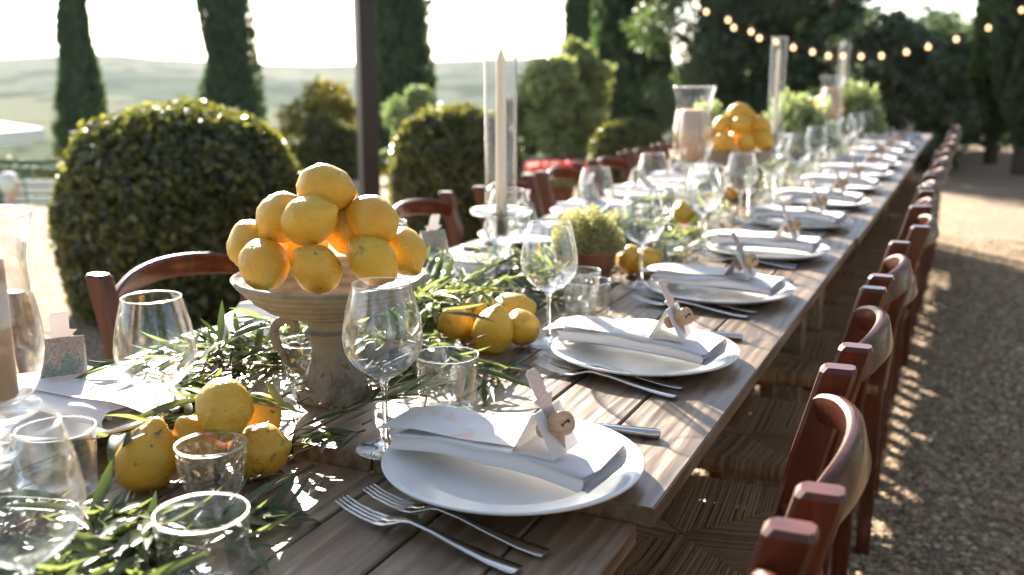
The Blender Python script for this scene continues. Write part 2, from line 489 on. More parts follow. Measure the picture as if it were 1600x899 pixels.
M['green_metal'] = mat('green_painted_steel', (.015, .075, .045), .35)
M['sunlit_slat'] = mat('sunlit_gloss_slat', (.62, .66, .62), .25)  # sun gloss on the chair slats, put into a pale base colour
M['red_petal'] = mat('red_petal', (.75, .06, .02), .6)
M['cable'] = mat('black_cable', (.02, .02, .02), .6)
M['bulb'] = mat('warm_lit_bulb', (1, .8, .6), .3); b = M['bulb'].node_tree.nodes['Principled BSDF']
b.inputs['Emission Color'].default_value = (1, .47, .20, 1); b.inputs['Emission Strength'].default_value = 1.0
M['skin'] = mat('skin', (.62, .36, .28), .55, Subsurface_Weight=.1)
M['hair'] = mat('white_hair', (.72, .70, .68), .7)
M['shirt'] = mat('lilac_shirt', (.42, .40, .60), .85)
M['trousers'] = mat('grey_trousers', (.12, .12, .14), .9)

def gravel_mats():
    m = mat('gravel_bed', rough=.95); k = N(m)
    v = k.coords(rand=False)
    vo = k.n('ShaderNodeTexVoronoi', {'Vector': v, 'Scale': 75.0})
    c = k.ramp(k.n('ShaderNodeSeparateColor', {0: vo.outputs['Color']}).outputs[0], [(0, (.14, .084, .046)), (.5, (.33, .22, .13)), (1, (.52, .38, .245))])
    lg = k.noise(v, .9, 4)
    c = k.mix(k.ramp(lg, [(.35, (0,) * 3), (.7, (.45,) * 3)]), c, (.19, .16, .125))
    k.col(c)
    k.bump(k.math('SUBTRACT', 1.0, vo.outputs['Distance']), 1.0, .012)
    p = mat('gravel_pebble', rough=.85); k = N(p)
    g = k.n('ShaderNodeNewGeometry')
    k.col(k.ramp(g.outputs['Random Per Island'], [(0, (.12, .066, .034)), (.35, (.28, .175, .095)), (.75, (.46, .315, .185)), (1, (.66, .52, .36))]))
    return m, p
M['gravel'], M['pebble'] = gravel_mats()
M['land'] = mat('rolling_field_land', rough=1.0, Specular_IOR_Level=0.0); k = N(M['land'])
v = k.coords(rand=False)
vo = k.n('ShaderNodeTexVoronoi', {'Vector': k.n('ShaderNodeMixRGB', {0: .35, 1: v, 2: k.n('ShaderNodeTexNoise', {'Vector': v, 'Scale': .004}).outputs[1]}).outputs[0], 'Scale': .0042})
fc = k.ramp(k.n('ShaderNodeSeparateColor', {0: vo.outputs['Color']}).outputs[0], [(0, (.055, .080, .050)), (.4, (.115, .130, .085)), (.7, (.17, .17, .12)), (1, (.08, .105, .065))])
gr = k.noise(v, .012, 5, .65)
fc = k.mix(k.ramp(gr, [(.53, (0,) * 3), (.56, (1,) * 3)]), fc, (.022, .038, .022))
k.col(k.mix(k.ramp(k.noise(v, 1.5, 4), [(.3, (0,) * 3), (.8, (.4,) * 3)]), fc, (.10, .11, .045)))

# ------------------------------------------------------------------ setting: land, gravel, haze
def to_uv(x, y):
    return x * RIGHT.x + y * RIGHT.y, x * HEAD.x + y * HEAD.y

def land_h(x, y):
    u, v = to_uv(x, y)
    r = math.hypot(x, y)
    edge = 9.2 + max(0.0, u + 3.0) * 1.6 + (abs(v) * 0 if v > 0 else 0)
    if v < 0: edge = 1e9 if r < 30 else 30 + v * 0
    d = v - edge if v > 0 else max(0.0, r - 30)
    if d <= 0: return 0.0
    h = -1.08 * min(1.0, d / 1.0)
    if d > 3.0: h -= min(d - 3.0, 240) * .15
    a = math.atan2(u, v)
    if r > 250:
        t = min(1.0, (r - 250) / 1750.0)
        t = t * t * (3 - 2 * t)
        ridge = 13 + 9 * math.sin(a * 9.0 + 1.0) * math.sin(a * 4.0 + .6) + 5 * math.sin(a * 17 + 2)
        if a < -.36: ridge += 5
        base = -40
        h = base + (ridge - base) * t + 9 * math.sin(r * .006 + a * 5) * (1 - t) * min(1, (r - 250) / 300) + 3.0 * math.sin(r * .014 + a * 11) * (1 - t * t)
        if r > 2300: h -= (r - 2300) * .02
    return h

def build_land():
    rad = [0.0] + [2.0 * (1.085 ** i) for i in range(0, 94)]
    rad = [r for r in rad if r < 3600]
    na = 220; vs = []; fs = []
    vs.append((0, 0, 0))
    for r in rad[1:]:
        for j in range(na):
            a = 2 * PI * j / na
            x = r * math.sin(a); y = r * math.cos(a)
            vs.append((x, y, land_h(x, y) - .012 * (1 if r > 0 else 1)))
    for j in range(na): fs.append((0, 1 + (j + 1) % na, 1 + j))
    for i in range(len(rad) - 2):
        for j in range(na):
            j2 = (j + 1) % na
            fs.append((1 + i * na + j, 1 + i * na + j2, 1 + (i + 1) * na + j2, 1 + (i + 1) * na + j))
    b = MB(); b.v = vs; b.f = fs
    o = obj('ground', b.mesh('ground', M['land']))
    o['kind'] = 'structure'
    # gravel yard, a sheet on the flat part
    pts = [W(-14, 8.9), W(-3.4, 8.9), W(1.0, 15.0), W(7, 22), W(14, 22), W(14, -8), W(-14, -8)]
    nb = MB(); nb.v = [(p.x, p.y, 0.0) for p in pts]; nb.f = [tuple(range(len(pts)))[::-1]]
    g = obj('gravel_yard', nb.mesh('gravel_yard', M['gravel'], smooth=False)); g['kind'] = 'structure'
build_land()

def pebbles(n, region, name, smin, smax, label):
    base = np.array([(0, 0, .55), (1, 0, 0), (0, 1, 0), (-1, 0, 0), (0, -1, 0), ], float)
    F = np.array([(0, 1, 2), (0, 2, 3), (0, 3, 4), (0, 4, 1)])
    P = region(n)
    n = len(P)
    s = nrg.uniform(smin, smax, n); a = nrg.uniform(0, 2 * PI, n)
    V = base[None] * s[:, None, None] * nrg.uniform(.7, 1.25, (n, 5, 1))
    ca, sa = np.cos(a)[:, None], np.sin(a)[:, None]
    x = V[:, :, 0] * ca - V[:, :, 1] * sa + P[:, 0:1]; y = V[:, :, 0] * sa + V[:, :, 1] * ca + P[:, 1:2]
    z = V[:, :, 2] + .001
    VV = np.stack([x, y, z], -1).reshape(-1, 3)
    FF = (F[None] + (np.arange(n) * 5)[:, None, None]).reshape(-1, 3)
    o = obj(name, np_mesh(name, VV, F3=FF, mat=M['pebble']))
    o['label'] = label; o['kind'] = 'stuff'; o['category'] = 'gravel'
def reg_right(n):
    y = nrg.uniform(1.2, 8.0, n) ** 1.0; x = nrg.uniform(-.9, 1.3, n) + (y - 1) * .04
    return np.stack([x, y], 1)
pebbles(42000, reg_right, 'gravel', .005, .014, 'loose brown gravel on the ground to the right of the chairs')
def reg_left(n):
    v = nrg.uniform(2.4, 8.8, n); u = nrg.uniform(-.55, .0, n) * v * 1.15
    return np.stack([RIGHT.x * u + HEAD.x * v, RIGHT.y * u + HEAD.y * v], 1)
pebbles(22000, reg_left, 'gravel', .006, .013, 'loose grey gravel on the ground behind the left row of chairs')

HAZE = 0.00014
hz = MB().box((0, 0, (26 - 90) / 2), (7600, 7600, 26 + 90))
hm = bpy.data.materials.new('pale_haze'); hm.use_nodes = True
hm.node_tree.nodes.remove(hm.node_tree.nodes['Principled BSDF'])
pv = hm.node_tree.nodes.new('ShaderNodeVolumePrincipled')
pv.inputs['Color'].default_value = (.86, .92, 1, 1); pv.inputs['Density'].default_value = HAZE; pv.inputs['Anisotropy'].default_value = .0
hm.node_tree.links.new(pv.outputs[0], hm.node_tree.nodes['Material Output'].inputs['Volume'])
ho = obj('haze', hz.mesh('haze', hm, smooth=False)); ho['kind'] = 'stuff'; ho['label'] = 'pale morning haze over the valley and hills'; ho['category'] = 'haze'

# ------------------------------------------------------------------ foliage helpers
def leaf_quads(C, D, Nn, L, Wd):
    """rhombic leaves: centres C, axis D, normal Nn, length L, width Wd"""
    S = np.cross(D, Nn); S /= (np.linalg.norm(S, axis=1, keepdims=True) + 1e-9)
    L = L[:, None]; Wd = Wd[:, None]
    V = np.stack([C - D * L * .5, C + S * Wd * .5, C + D * L * .5, C - S * Wd * .5], 1).reshape(-1, 3)
    F = np.arange(len(C) * 4).reshape(-1, 4)
    return V, F
def runit(n):
    v = nrg.normal(size=(n, 3)); return v / np.linalg.norm(v, axis=1, keepdims=True)

def lump(P, sc, amp):
    return np.array([mnoise.noise(Vector(p) * sc) for p in P]) * amp

def cypress_mesh(h, rmax, n, leaf, seed, wob=.2):
    """narrow spindle of upright sprays"""
    t = nrg.uniform(0, 1, n) ** .9
    prof = lambda t: np.clip(np.minimum(1.0, (t + .04) * 5) * (1 - t) ** .55 * (1.0 - .15 * t), 0.015, 1)
    a = nrg.uniform(0, 2 * PI, n)
    q = np.stack([np.cos(a) * 1.3, np.sin(a) * 1.3, t * h * .55 + seed * 7], 1)
    r = rmax * prof(t) * (1 + lump(q, 1.0, wob * 2.2)) * nrg.uniform(.76, 1.10, n)
    P = np.stack([np.cos(a) * r, np.sin(a) * r, t * h], 1)
    D = np.stack([np.cos(a) * .35, np.sin(a) * .35, np.ones(n)], 1) + nrg.normal(size=(n, 3)) * .35
    D /= np.linalg.norm(D, axis=1, keepdims=True)
    Nn = runit(n) + np.stack([np.cos(a), np.sin(a), np.zeros(n)], 1)
    V, F = leaf_quads(P, D, Nn, nrg.uniform(.8, 1.6, n) * leaf * 2, nrg.uniform(.7, 1.3, n) * leaf)
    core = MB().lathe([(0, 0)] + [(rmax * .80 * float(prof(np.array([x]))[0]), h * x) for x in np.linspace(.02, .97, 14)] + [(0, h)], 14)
    return V, F, core

def tree_cypress(px, v, h, rmax, n, leaf, label, seed, m='cypress', group='cypress trees', gz=None):
    p = ond(px, 109, v); z = gz if gz is not None else land_h(p.x, p.y)
    t = thing('cypress_tree', label, 'tree', (p.x, p.y, z), 0, group)
    V, F, core = cypress_mesh(h, rmax, n, leaf, seed)
    V = V + np.array([0, 0, .35])
    cr = obj('crown', np_mesh('crown', V, F4=F, mat=M[m]), t)
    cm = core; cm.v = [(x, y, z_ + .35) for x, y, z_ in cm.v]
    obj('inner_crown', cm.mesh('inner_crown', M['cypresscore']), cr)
    obj('trunk', MB().tube([(0, 0, -.2), (0, 0, .6), (0, 0, h * .5)], [rmax * .22, rmax * .18, rmax * .08], 8).mesh('trunk', M['bark']), t)
    return t

def dome_bush(px, v, rad, h, n, leaf, label, m='hedge', core=True, squash=2.2, rough=.03, name='hedge_ball', cat='bush', group=None, bulge=None, trunk=True, gz=None):
    p = ond(px, 109, v); z = gz if gz is not None else land_h(p.x, p.y)
    t = thing(name, label, cat, (p.x, p.y, z), 0, group)
    zc = .43 * h      # widest height
    d = runit(n)
    rr = (np.abs(np.hypot(d[:, 0], d[:, 1])) ** squash + np.abs(d[:, 2]) ** squash) ** (-1 / squash)
    P = d * rr[:, None]
    P *= (1 + lump(P, 3.2, rough * 2))[:, None] * nrg.uniform(1 - rough * 3, 1.012, n)[:, None]
    P[:, 2] = zc + np.where(P[:, 2] > 0, (h - zc), h * .95) * P[:, 2]; P[:, :2] *= rad
    ok = P[:, 2] > .02; P = P[ok]; d = d[ok]; n = len(P)
    sp_ = nrg.rand(n) < .05; P[sp_] *= nrg.uniform(1.0, 1.035, (int(sp_.sum()), 1))
    Nn = d * .8 + runit(n) * .9
    D = np.cross(Nn, runit(n)); D /= np.linalg.norm(D, axis=1, keepdims=True)
    V, F = leaf_quads(P, D, Nn, nrg.uniform(.8, 1.5, n) * leaf, nrg.uniform(.45, .8, n) * leaf)
    cr = obj('foliage', np_mesh('foliage', V, F4=F, mat=M[m]), t)
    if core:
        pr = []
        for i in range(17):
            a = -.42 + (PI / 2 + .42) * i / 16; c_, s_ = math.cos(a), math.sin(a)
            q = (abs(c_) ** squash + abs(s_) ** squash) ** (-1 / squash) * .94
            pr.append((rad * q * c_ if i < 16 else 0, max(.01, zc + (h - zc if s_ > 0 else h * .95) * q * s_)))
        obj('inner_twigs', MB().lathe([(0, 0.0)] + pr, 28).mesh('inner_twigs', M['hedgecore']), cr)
    if trunk:
        b = MB()
        for q in range(5):
            a = q * 1.26
            b.tube([(math.cos(a) * .04, math.sin(a) * .04, 0), (math.cos(a) * rad * .3, math.sin(a) * rad * .3, h * .5)], [.02, .01], 5)
        obj('stem', b.mesh('stem', M['bark']), t)
    return t

def clump_tree(px, v, h, spread, nclump, n, leaf, label, m='dark_leaf', low=.0, trunk_r=.16, name='tree', cat='tree', group=None, seed=0, gz=None, airy=.35, uv=None):
    p = W(*uv) if uv else ond(px, 109, v); z = gz if gz is not None else land_h(p.x, p.y)
    t = thing(name, label, cat, (p.x, p.y, z), 0, group)
    rr = random.Random(seed)
    cl = []; b = MB()
    b.tube([(0, 0, -.2), (.05, 0, h * .25), (-.04, .06, h * .5), (.02, 0, h * .72)], [trunk_r, trunk_r * .8, trunk_r * .55, trunk_r * .25], 8)
    for i in range(nclump):
        f = (i + .5) / nclump
        zc = h * (low + (1 - low) * (.04 + .88 * f))
        sp = spread * math.sin(PI * min(.97, (.22 + .72 * f))) ** .7
        a = i * 2.399 + rr.random(); q = sp * rr.uniform(.25, .8)
        c = Vector((math.cos(a) * q, math.sin(a) * q, zc))
        rad = spread * rr.uniform(.30, .46)
        cl.append((c, rad))
        b.tube([(0, 0, max(.1, zc - rad * 1.1)), c * .5 + Vector((0, 0, zc * .45)), c], [trunk_r * .35, trunk_r * .22, trunk_r * .08], 5)
    obj('trunk', b.mesh('trunk', M['bark']), t)
    per = n // nclump; Cs = []; Ns = []
    for c, rad in cl:
        d = runit(per); k_ = nrg.uniform(airy, 1, per) ** .5
        k_ = k_ * (1 + lump(d * 2.1 + np.array(c) * 3, 1.0, .55))
        P = d * (rad * k_)[:, None] * np.array([1, 1, .82]) + np.array(c)
        Cs.append(P); Ns.append(d)
    P = np.concatenate(Cs); d = np.concatenate(Ns); n2 = len(P)
    Nn = d * .6 + runit(n2) + np.array([0, 0, .35])
    D = np.cross(Nn, runit(n2)); D /= np.linalg.norm(D, axis=1, keepdims=True)
    V, F = leaf_quads(P, D, Nn, nrg.uniform(.7, 1.5, n2) * leaf, nrg.uniform(.4, .8, n2) * leaf)
    keep = V[:, 2].reshape(-1, 4).min(1) > .02
    V = V.reshape(-1, 4, 3)[keep].reshape(-1, 3); F = np.arange(len(V)).reshape(-1, 4)
    obj('crown', np_mesh('crown', V, F4=F, mat=M[m]), t)
    return t

# ------------------------------------------------------------------ background plants
def bush_dims(px_w, px_top, v):
    return px_w / 1592 * v / 2, CAM_Z - (px_top - 109) / 1592 * v
r_, h_ = bush_dims(390, 162, 5.1)
dome_bush(275, 5.1, r_, h_, 30000, .042, 'largest clipped hedge ball, sunlit rim, behind the near left chairs', group='clipped hedge balls')
r_, h_ = bush_dims(215, 165, 7.4)
dome_bush(712, 7.4, r_, h_, 20000, .045, 'clipped hedge ball between the dark post and the tall glass candle holder', group='clipped hedge balls')
r_, h_ = bush_dims(124, 186, 10.2)
dome_bush(984, 10.2, r_, h_, 14000, .04, 'smallest farthest clipped hedge ball in front of the big dark cypress', group='clipped hedge balls', squash=2.2)
# cypresses on the left
tree_cypress(123, 26, 7.2, .78, 9000, .085, 'slim dark cypress standing farthest left above the big hedge ball', 1)
tree_cypress(358, 27, 10.5, 1.02, 12000, .085, 'tall cypress behind the right half of the biggest hedge ball', 2)
tree_cypress(622, 21, 10.0, .84, 12000, .08, 'tall cypress directly right of the dark steel post', 3)
tree_cypress(903, 24, 7.6, .50, 8000, .08, 'thin cypress rising behind the bright green shrub', 4)
tree_cypress(993, 20, 9.5, .93, 22000, .09, 'broad dark cypress behind the smallest hedge ball', 5)
# shrubs
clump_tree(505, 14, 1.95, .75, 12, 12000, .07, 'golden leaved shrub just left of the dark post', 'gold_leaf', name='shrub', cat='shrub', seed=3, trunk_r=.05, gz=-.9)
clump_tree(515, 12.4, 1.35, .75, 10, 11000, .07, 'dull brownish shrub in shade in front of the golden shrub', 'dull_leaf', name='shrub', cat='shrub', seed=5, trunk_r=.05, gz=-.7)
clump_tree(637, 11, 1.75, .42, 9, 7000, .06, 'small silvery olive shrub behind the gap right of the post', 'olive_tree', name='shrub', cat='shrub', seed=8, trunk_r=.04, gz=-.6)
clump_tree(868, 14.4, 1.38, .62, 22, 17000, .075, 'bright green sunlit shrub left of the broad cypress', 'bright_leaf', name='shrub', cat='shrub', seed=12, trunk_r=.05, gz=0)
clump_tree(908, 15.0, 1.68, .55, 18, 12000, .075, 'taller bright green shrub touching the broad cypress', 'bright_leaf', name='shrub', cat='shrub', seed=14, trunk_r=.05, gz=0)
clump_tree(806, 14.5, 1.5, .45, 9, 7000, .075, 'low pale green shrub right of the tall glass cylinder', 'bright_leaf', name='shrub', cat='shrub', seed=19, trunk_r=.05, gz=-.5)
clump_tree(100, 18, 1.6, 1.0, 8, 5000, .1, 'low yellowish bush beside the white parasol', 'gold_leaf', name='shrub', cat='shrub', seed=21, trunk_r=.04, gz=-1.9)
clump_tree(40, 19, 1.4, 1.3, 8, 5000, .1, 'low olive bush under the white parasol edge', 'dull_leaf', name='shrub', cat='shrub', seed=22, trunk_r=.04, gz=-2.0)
# the dark evergreen trees behind the far end of the table
darks = [(1095, 17.5, 6.6, 1.6, 1, 'evergreen tree just right of the broad cypress'),
         (1180, 18.2, 6.6, 2.0, 2, 'tall evergreen tree behind the middle glass cylinder'),
         (1225, 16.8, 5.2, 1.35, 3, 'evergreen tree above the farthest lemon bowl'),
         (1300, 15.6, 3.9, .85, 4, 'evergreen tree above the far end of the table'),
         (1410, 14.2, 1.8, 1.0, 5, 'low evergreen tree under the gap of sky'),
         (1490, 15.2, 1.75, 1.0, 6, 'low evergreen tree left of the sunlit right cypress'),
         (1150, 17.0, 3.2, 1.3, 7, 'low evergreen bush behind the second lemon bowl'),
         (1370, 12.4, 1.9, .85, 8, 'low evergreen bush behind the last place settings'),
         (1450, 12.2, 1.5, .6, 9, 'low evergreen bush behind the last right chairs')]
for px, v, h, sp, sd, lb in darks:
    clump_tree(px, v, h, sp, 16 if h > 3 else 12, 17000 if h > 3 else 12000, .085, 'dark ' + lb, 'dark_leaf', seed=30 + sd, trunk_r=.12, name='evergreen_tree' if h > 2 else 'shrub', cat='tree' if h > 2 else 'shrub', gz=0, airy=.25)
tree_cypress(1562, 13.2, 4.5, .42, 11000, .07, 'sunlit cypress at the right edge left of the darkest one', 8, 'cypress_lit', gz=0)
tree_cypress(1612, 11.8, 7.0, .55, 16000, .07, 'darkest cypress cut by the right edge of the view', 9, gz=0)
clump_tree(1240, 24, 6.2, 1.9, 14, 12000, .13, 'pale sunlit tree glimpsed behind the evergreens', 'dull_leaf', seed=61, gz=0)
clump_tree(1450, 22, 2.2, 1.9, 12, 12000, .13, 'pale sunlit bushy tree seen low under the gap of sky', 'olive_tree', seed=62, gz=0, airy=.2)

for u, v, h, sp, lb in ((5.6, 3.0, 5.5, 2.3, 'abreast of the camera'), (6.9, 7.6, 6.5, 2.6, 'second one along the yard'), (8.2, 11.6, 6.5, 2.6, 'third one along the yard'), (4.4, -3.5, 5.5, 2.2, 'behind the camera'), (.2, -4.6, 6.2, 2.5, 'straight behind the camera'), (-4.6, -3.9, 5.5, 2.3, 'behind the camera and to the left')):  # unseen evergreens, added to darken reflections and deepen the shade
    clump_tree(800 + 1592 * u / v if v > 0 else 0, v, h, sp, 14, 9000, .13, 'dark evergreen tree added outside the view to darken reflections, ' + lb, 'dark_leaf', seed=int(70 + v + u), gz=0, trunk_r=.18, name='evergreen_tree', uv=(u, v))

# ------------------------------------------------------------------ post, parasol, people, garden chairs
pp = ond(572, 109, 5.6)
t = thing('steel_post', 'dark brown square steel post behind the first lemon bowl', 'post', (pp.x, pp.y, 0), YAW + R_(28))
obj('shaft', MB().cbox((0, 0, 2.0), (.098, .098, 3.97), .006).mesh('shaft', M['pole'], False), t)
obj('foot_plate', MB().cbox((0, 0, .007), (.2, .2, .012), .003).mesh('foot_plate', M['pole'], False), t)
for q in (-1, 1):
    obj('bolt', MB().lathe([(0, .024), (.008, .024), (.008, .013), (.0, .013)][::-1], 6, (q * .075, 0, 0)).mesh('bolt', M['steel']), t)

def parasol():
    v = 13.5; c = ond(-108, 109, v)
    gz = land_h(c.x, c.y)
    ez = CAM_Z - (224 - 109) / 1592 * v      # lower edge
    t = thing('parasol', 'open white canvas parasol cut by the left edge of the view', 'parasol', (c.x, c.y, 0), .25)
    hw = .92; top = ez + .42; b = MB()
    ring0 = [(-hw, -hw, ez), (hw, -hw, ez), (hw, hw, ez), (-hw, hw, ez)]
    ring1 = [(x, y, ez + .16) for x, y, _ in ring0]
    b.add(ring0 + ring1 + [(0, 0, top)], [(0, 1, 5, 4), (1, 2, 6, 5), (2, 3, 7, 6), (3, 0, 4, 7), (4, 5, 8), (5, 6, 8), (6, 7, 8), (7, 4, 8)])
    cn = obj('canopy', b.mesh('canopy', M['white_cloth'], False), t)
    sm = cn.modifiers.new('cloth_thickness', 'SOLIDIFY'); sm.thickness = .004
    obj('pole', MB().tube([(0, 0, gz), (0, 0, top - .01)], .022, 10).mesh('pole', M['pole']), t)
    for a in range(4):
        q = ring1[a]
        obj('rib', MB().tube([(0, 0, top - .04), (q[0] * .97, q[1] * .97, q[2] - .03)], .009, 5).mesh('rib', M['pole']), t)
    obj('base', MB().lathe([(0, gz), (.25, gz), (.25, gz + .05), (.05, gz + .08), (0, gz + .08)], 20).mesh('base', M['pole']), t)
parasol()

def garden_chair(px, v, wd, label, rz):
    p = ond(px, 109, v); gz = land_h(p.x, p.y)
    t = thing('garden_chair', label, 'chair', (p.x, p.y, gz), rz, 'green garden chairs on the lower terrace'); t.scale = (1.15,) * 3
    for s in (-1, 1):
        obj('frame', MB().tube([(s * wd / 2, .05, 0), (s * wd / 2, 0, .44), (s * wd / 2, -.08, 1.12)], .012, 6).mesh('frame', M['green_metal']), t)
        obj('leg', MB().tube([(s * wd / 2, .45, 0), (s * wd / 2, .40, .44), (s * wd / 2, .0, .44)], .012, 6).mesh('leg', M['green_metal']), t)
    rot = Matrix.Rotation(R_(8), 3, 'X')
    for i in range(5):
        obj('slat', MB().cbox((0, -.02 - i * .012, .56 + i * .083), (wd - .02, .012, .055), .003, rot).mesh('slat', M['sunlit_slat'], False), t)
    for i in range(5):
        obj('slat', MB().cbox((0, .07 + i * .075, .455), (wd - .02, .055, .012), .003).mesh('slat', M['sunlit_slat'], False), t)
    for z in (1.02, 1.10):
        obj('top_rail', MB().cbox((0, -.08, z), (wd + .03, .014, .05), .004).mesh('top_rail', M['green_metal'], False), t)
    return t
garden_chair(54, 11.5, .36, 'green metal garden chair with slats coloured as sunlit, right of the pair on the terrace', YAW + R_(8))
garden_chair(10, 11.5, .30, 'green metal garden chair with slats coloured as sunlit, left of the pair on the terrace', YAW + R_(8))

def person():
    v = 10.6; p = ond(-3, 109, v); gz = land_h(p.x, p.y)
    t = thing('person', 'seated person with white hair in a lilac shirt at the left edge', 'person', (p.x, p.y, gz), YAW - R_(60)); t.scale = (.86,) * 3
    def skin(name, verts, edges, rad, m, par, root=0):
        me = bpy.data.meshes.new(name); me.from_pydata(verts, edges, []); me.materials.append(m)
        o = obj(name, me, par)
        sk = o.modifiers.new('skin', 'SKIN'); sk.use_smooth_shade = True
        for i, r in enumerate(rad):
            me.skin_vertices[0].data[i].radius = (r, r) if not isinstance(r, tuple) else r
            me.skin_vertices[0].data[i].use_root = (i == root)
        ss = o.modifiers.new('smooth', 'SUBSURF'); ss.levels = 1; ss.render_levels = 2
        return o
    # body: pelvis, spine, neck, head, arms, legs (seated facing +Y)
    V = [(0, 0, .50), (0, -.02, .72), (0, -.03, .95), (0, -.02, 1.07), (0, 0, 1.13), (0, .015, 1.20), (0, .02, 1.28), (0, .01, 1.34),
         (.17, -.02, .98), (.22, .08, .74), (.16, .32, .70), (-.17, -.02, .98), (-.22, .08, .74), (-.16, .32, .70),
         (.10, .0, .48), (.12, .42, .50), (.12, .44, .08), (.12, .56, .04), (-.10, .0, .48), (-.12, .42, .50), (-.12, .44, .08), (-.12, .56, .04)]
    E = [(0, 1), (1, 2), (2, 3), (3, 4), (4, 5), (5, 6), (6, 7), (2, 8), (8, 9), (9, 10), (2, 11), (11, 12), (12, 13), (0, 14), (14, 15), (15, 16), (16, 17), (0, 18), (18, 19), (19, 20), (20, 21)]
    Rr = [.13, .12, .13, .055, .06, .085, .095, .06, .055, .042, .03, .055, .042, .03, .085, .06, .04, .03, .085, .06, .04, .03]
    for s, w in ((1, 10), (-1, 13)):
        base = V[w]; pi = len(V); V.append((base[0] - s * .01, base[1] + .06, base[2] - .005)); E.append((w, pi)); Rr.append((.035, .016))
        for f in range(4):
            i0 = len(V); V.append((base[0] + s * (.028 - .019 * f), base[1] + .10, base[2] - .01)); V.append((base[0] + s * (.03 - .02 * f), base[1] + .125 + (.012 if f in (1, 2) else 0), base[2] - .03))
            E.append((pi, i0)); E.append((i0, i0 + 1)); Rr += [.009, .008]
        i0 = len(V); V.append((base[0] - s * .045, base[1] + .05, base[2])); V.append((base[0] - s * .055, base[1] + .08, base[2] - .012)); E.append((w, i0)); E.append((i0, i0 + 1)); Rr += [.011, .009]
    body = skin('body', V, E, Rr, M['skin'], t)
    b = MB()
    b.lathe([(0, 1.17), (.07, 1.19), (.105, 1.25), (.112, 1.31), (.095, 1.38), (.05, 1.42), (0, 1.43)], 16, (0, -.015, 0), lambda a, r, z: 1 + .05 * math.sin(9 * a))
    b.v = [(x, y - .02 if y < 0 else min(y, .055 if z < 1.34 else y), z) for x, y, z in b.v]
    obj('hair', b.mesh('hair', M['hair']), t)
    for s in (-1, 1):
        obj('eye', MB().lathe([(0, -.01), (.008, -.004), (.01, 0), (.008, .004), (0, .01)], 8, (s * .032, .098, 1.285)).mesh('eye', M['ink']), t)
    obj('nose', MB().add([(-.014, .10, 1.25), (.014, .10, 1.25), (0, .125, 1.25), (0, .10, 1.285)], [(0, 1, 2), (0, 2, 3), (1, 3, 2)]).mesh('nose', M['skin']), t)
    obj('mouth', MB().box((0, .102, 1.225), (.045, .006, .008)).mesh('mouth', M['red_petal'], False), t)
    skin('shirt', [(0, 0, .53), (0, -.02, .74), (0, -.03, .96), (0, -.025, 1.04), (.17, -.02, .985), (.225, .08, .75), (.20, .2, .72), (-.17, -.02, .985), (-.225, .08, .75), (-.20, .2, .72)],
         [(0, 1), (1, 2), (2, 3), (2, 4), (4, 5), (5, 6), (2, 7), (7, 8), (8, 9)], [.155, .145, .15, .075, .075, .062, .055, .075, .062, .055], M['shirt'], t)
    skin('trousers', [(0, 0, .51), (.11, .0, .48), (.12, .42, .50), (.12, .44, .13), (-.11, .0, .48), (-.12, .42, .50), (-.12, .44, .13)],
         [(0, 1), (1, 2), (2, 3), (0, 4), (4, 5), (5, 6)], [.15, .105, .08, .06, .105, .08, .06], M['trousers'], t)
    s = thing('stool', 'plain green stool under the seated person', 'stool', (p.x, p.y, gz), YAW - R_(60)); s.scale = (.86,) * 3
    obj('seat', MB().cbox((0, 0, .37), (.4, .4, .04), .005).mesh('seat', M['green_metal'], False), s)
    for sx in (-1, 1):
        for sy in (-1, 1):
            obj('leg', MB().tube([(sx * .17, sy * .17, 0), (sx * .15, sy * .15, .36)], .015, 6).mesh('leg', M['green_metal']), s)
person()

def geranium():
    v = 8.9; p = ond(872, 109, v)
    t = thing('flower_pot', 'terracotta pot of red geraniums behind the left row of chairs', 'potted flowers', (p.x, p.y, 0))
    obj('pot', MB().lathe([(0, 0), (.13, 0), (.17, .22), (.19, .22), (.19, .26), (.165, .26), (.16, .23), (0, .23)], 24).mesh('pot', M['terracotta'], sharp=40), t)
    n = 1500; d = runit(n); d[:, 2] = np.abs(d[:, 2]); P = d * nrg.uniform(.4, 1, n)[:, None] ** .5 * np.array([.27, .27, .17]) + np.array([0, 0, .22])
    V, F = leaf_quads(P, np.cross(runit(n), d), d + runit(n) * .6, np.full(n, .05), np.full(n, .05))
    obj('foliage', np_mesh('foliage', V, F4=F, mat=M['bright_leaf']), t)
    n = 1000; d = runit(n); d[:, 2] = np.abs(d[:, 2]) * .8; P = d * np.array([.40, .28, .10]) * nrg.uniform(.7, 1.0, n)[:, None] + np.array([0, 0, .34])
    V, F = leaf_quads(P, np.cross(runit(n), d), d + runit(n) * .6, np.full(n, .04), np.full(n, .035))
    obj('red_blooms', np_mesh('red_blooms', V, F4=F, mat=M['red_petal']), t)
geranium()

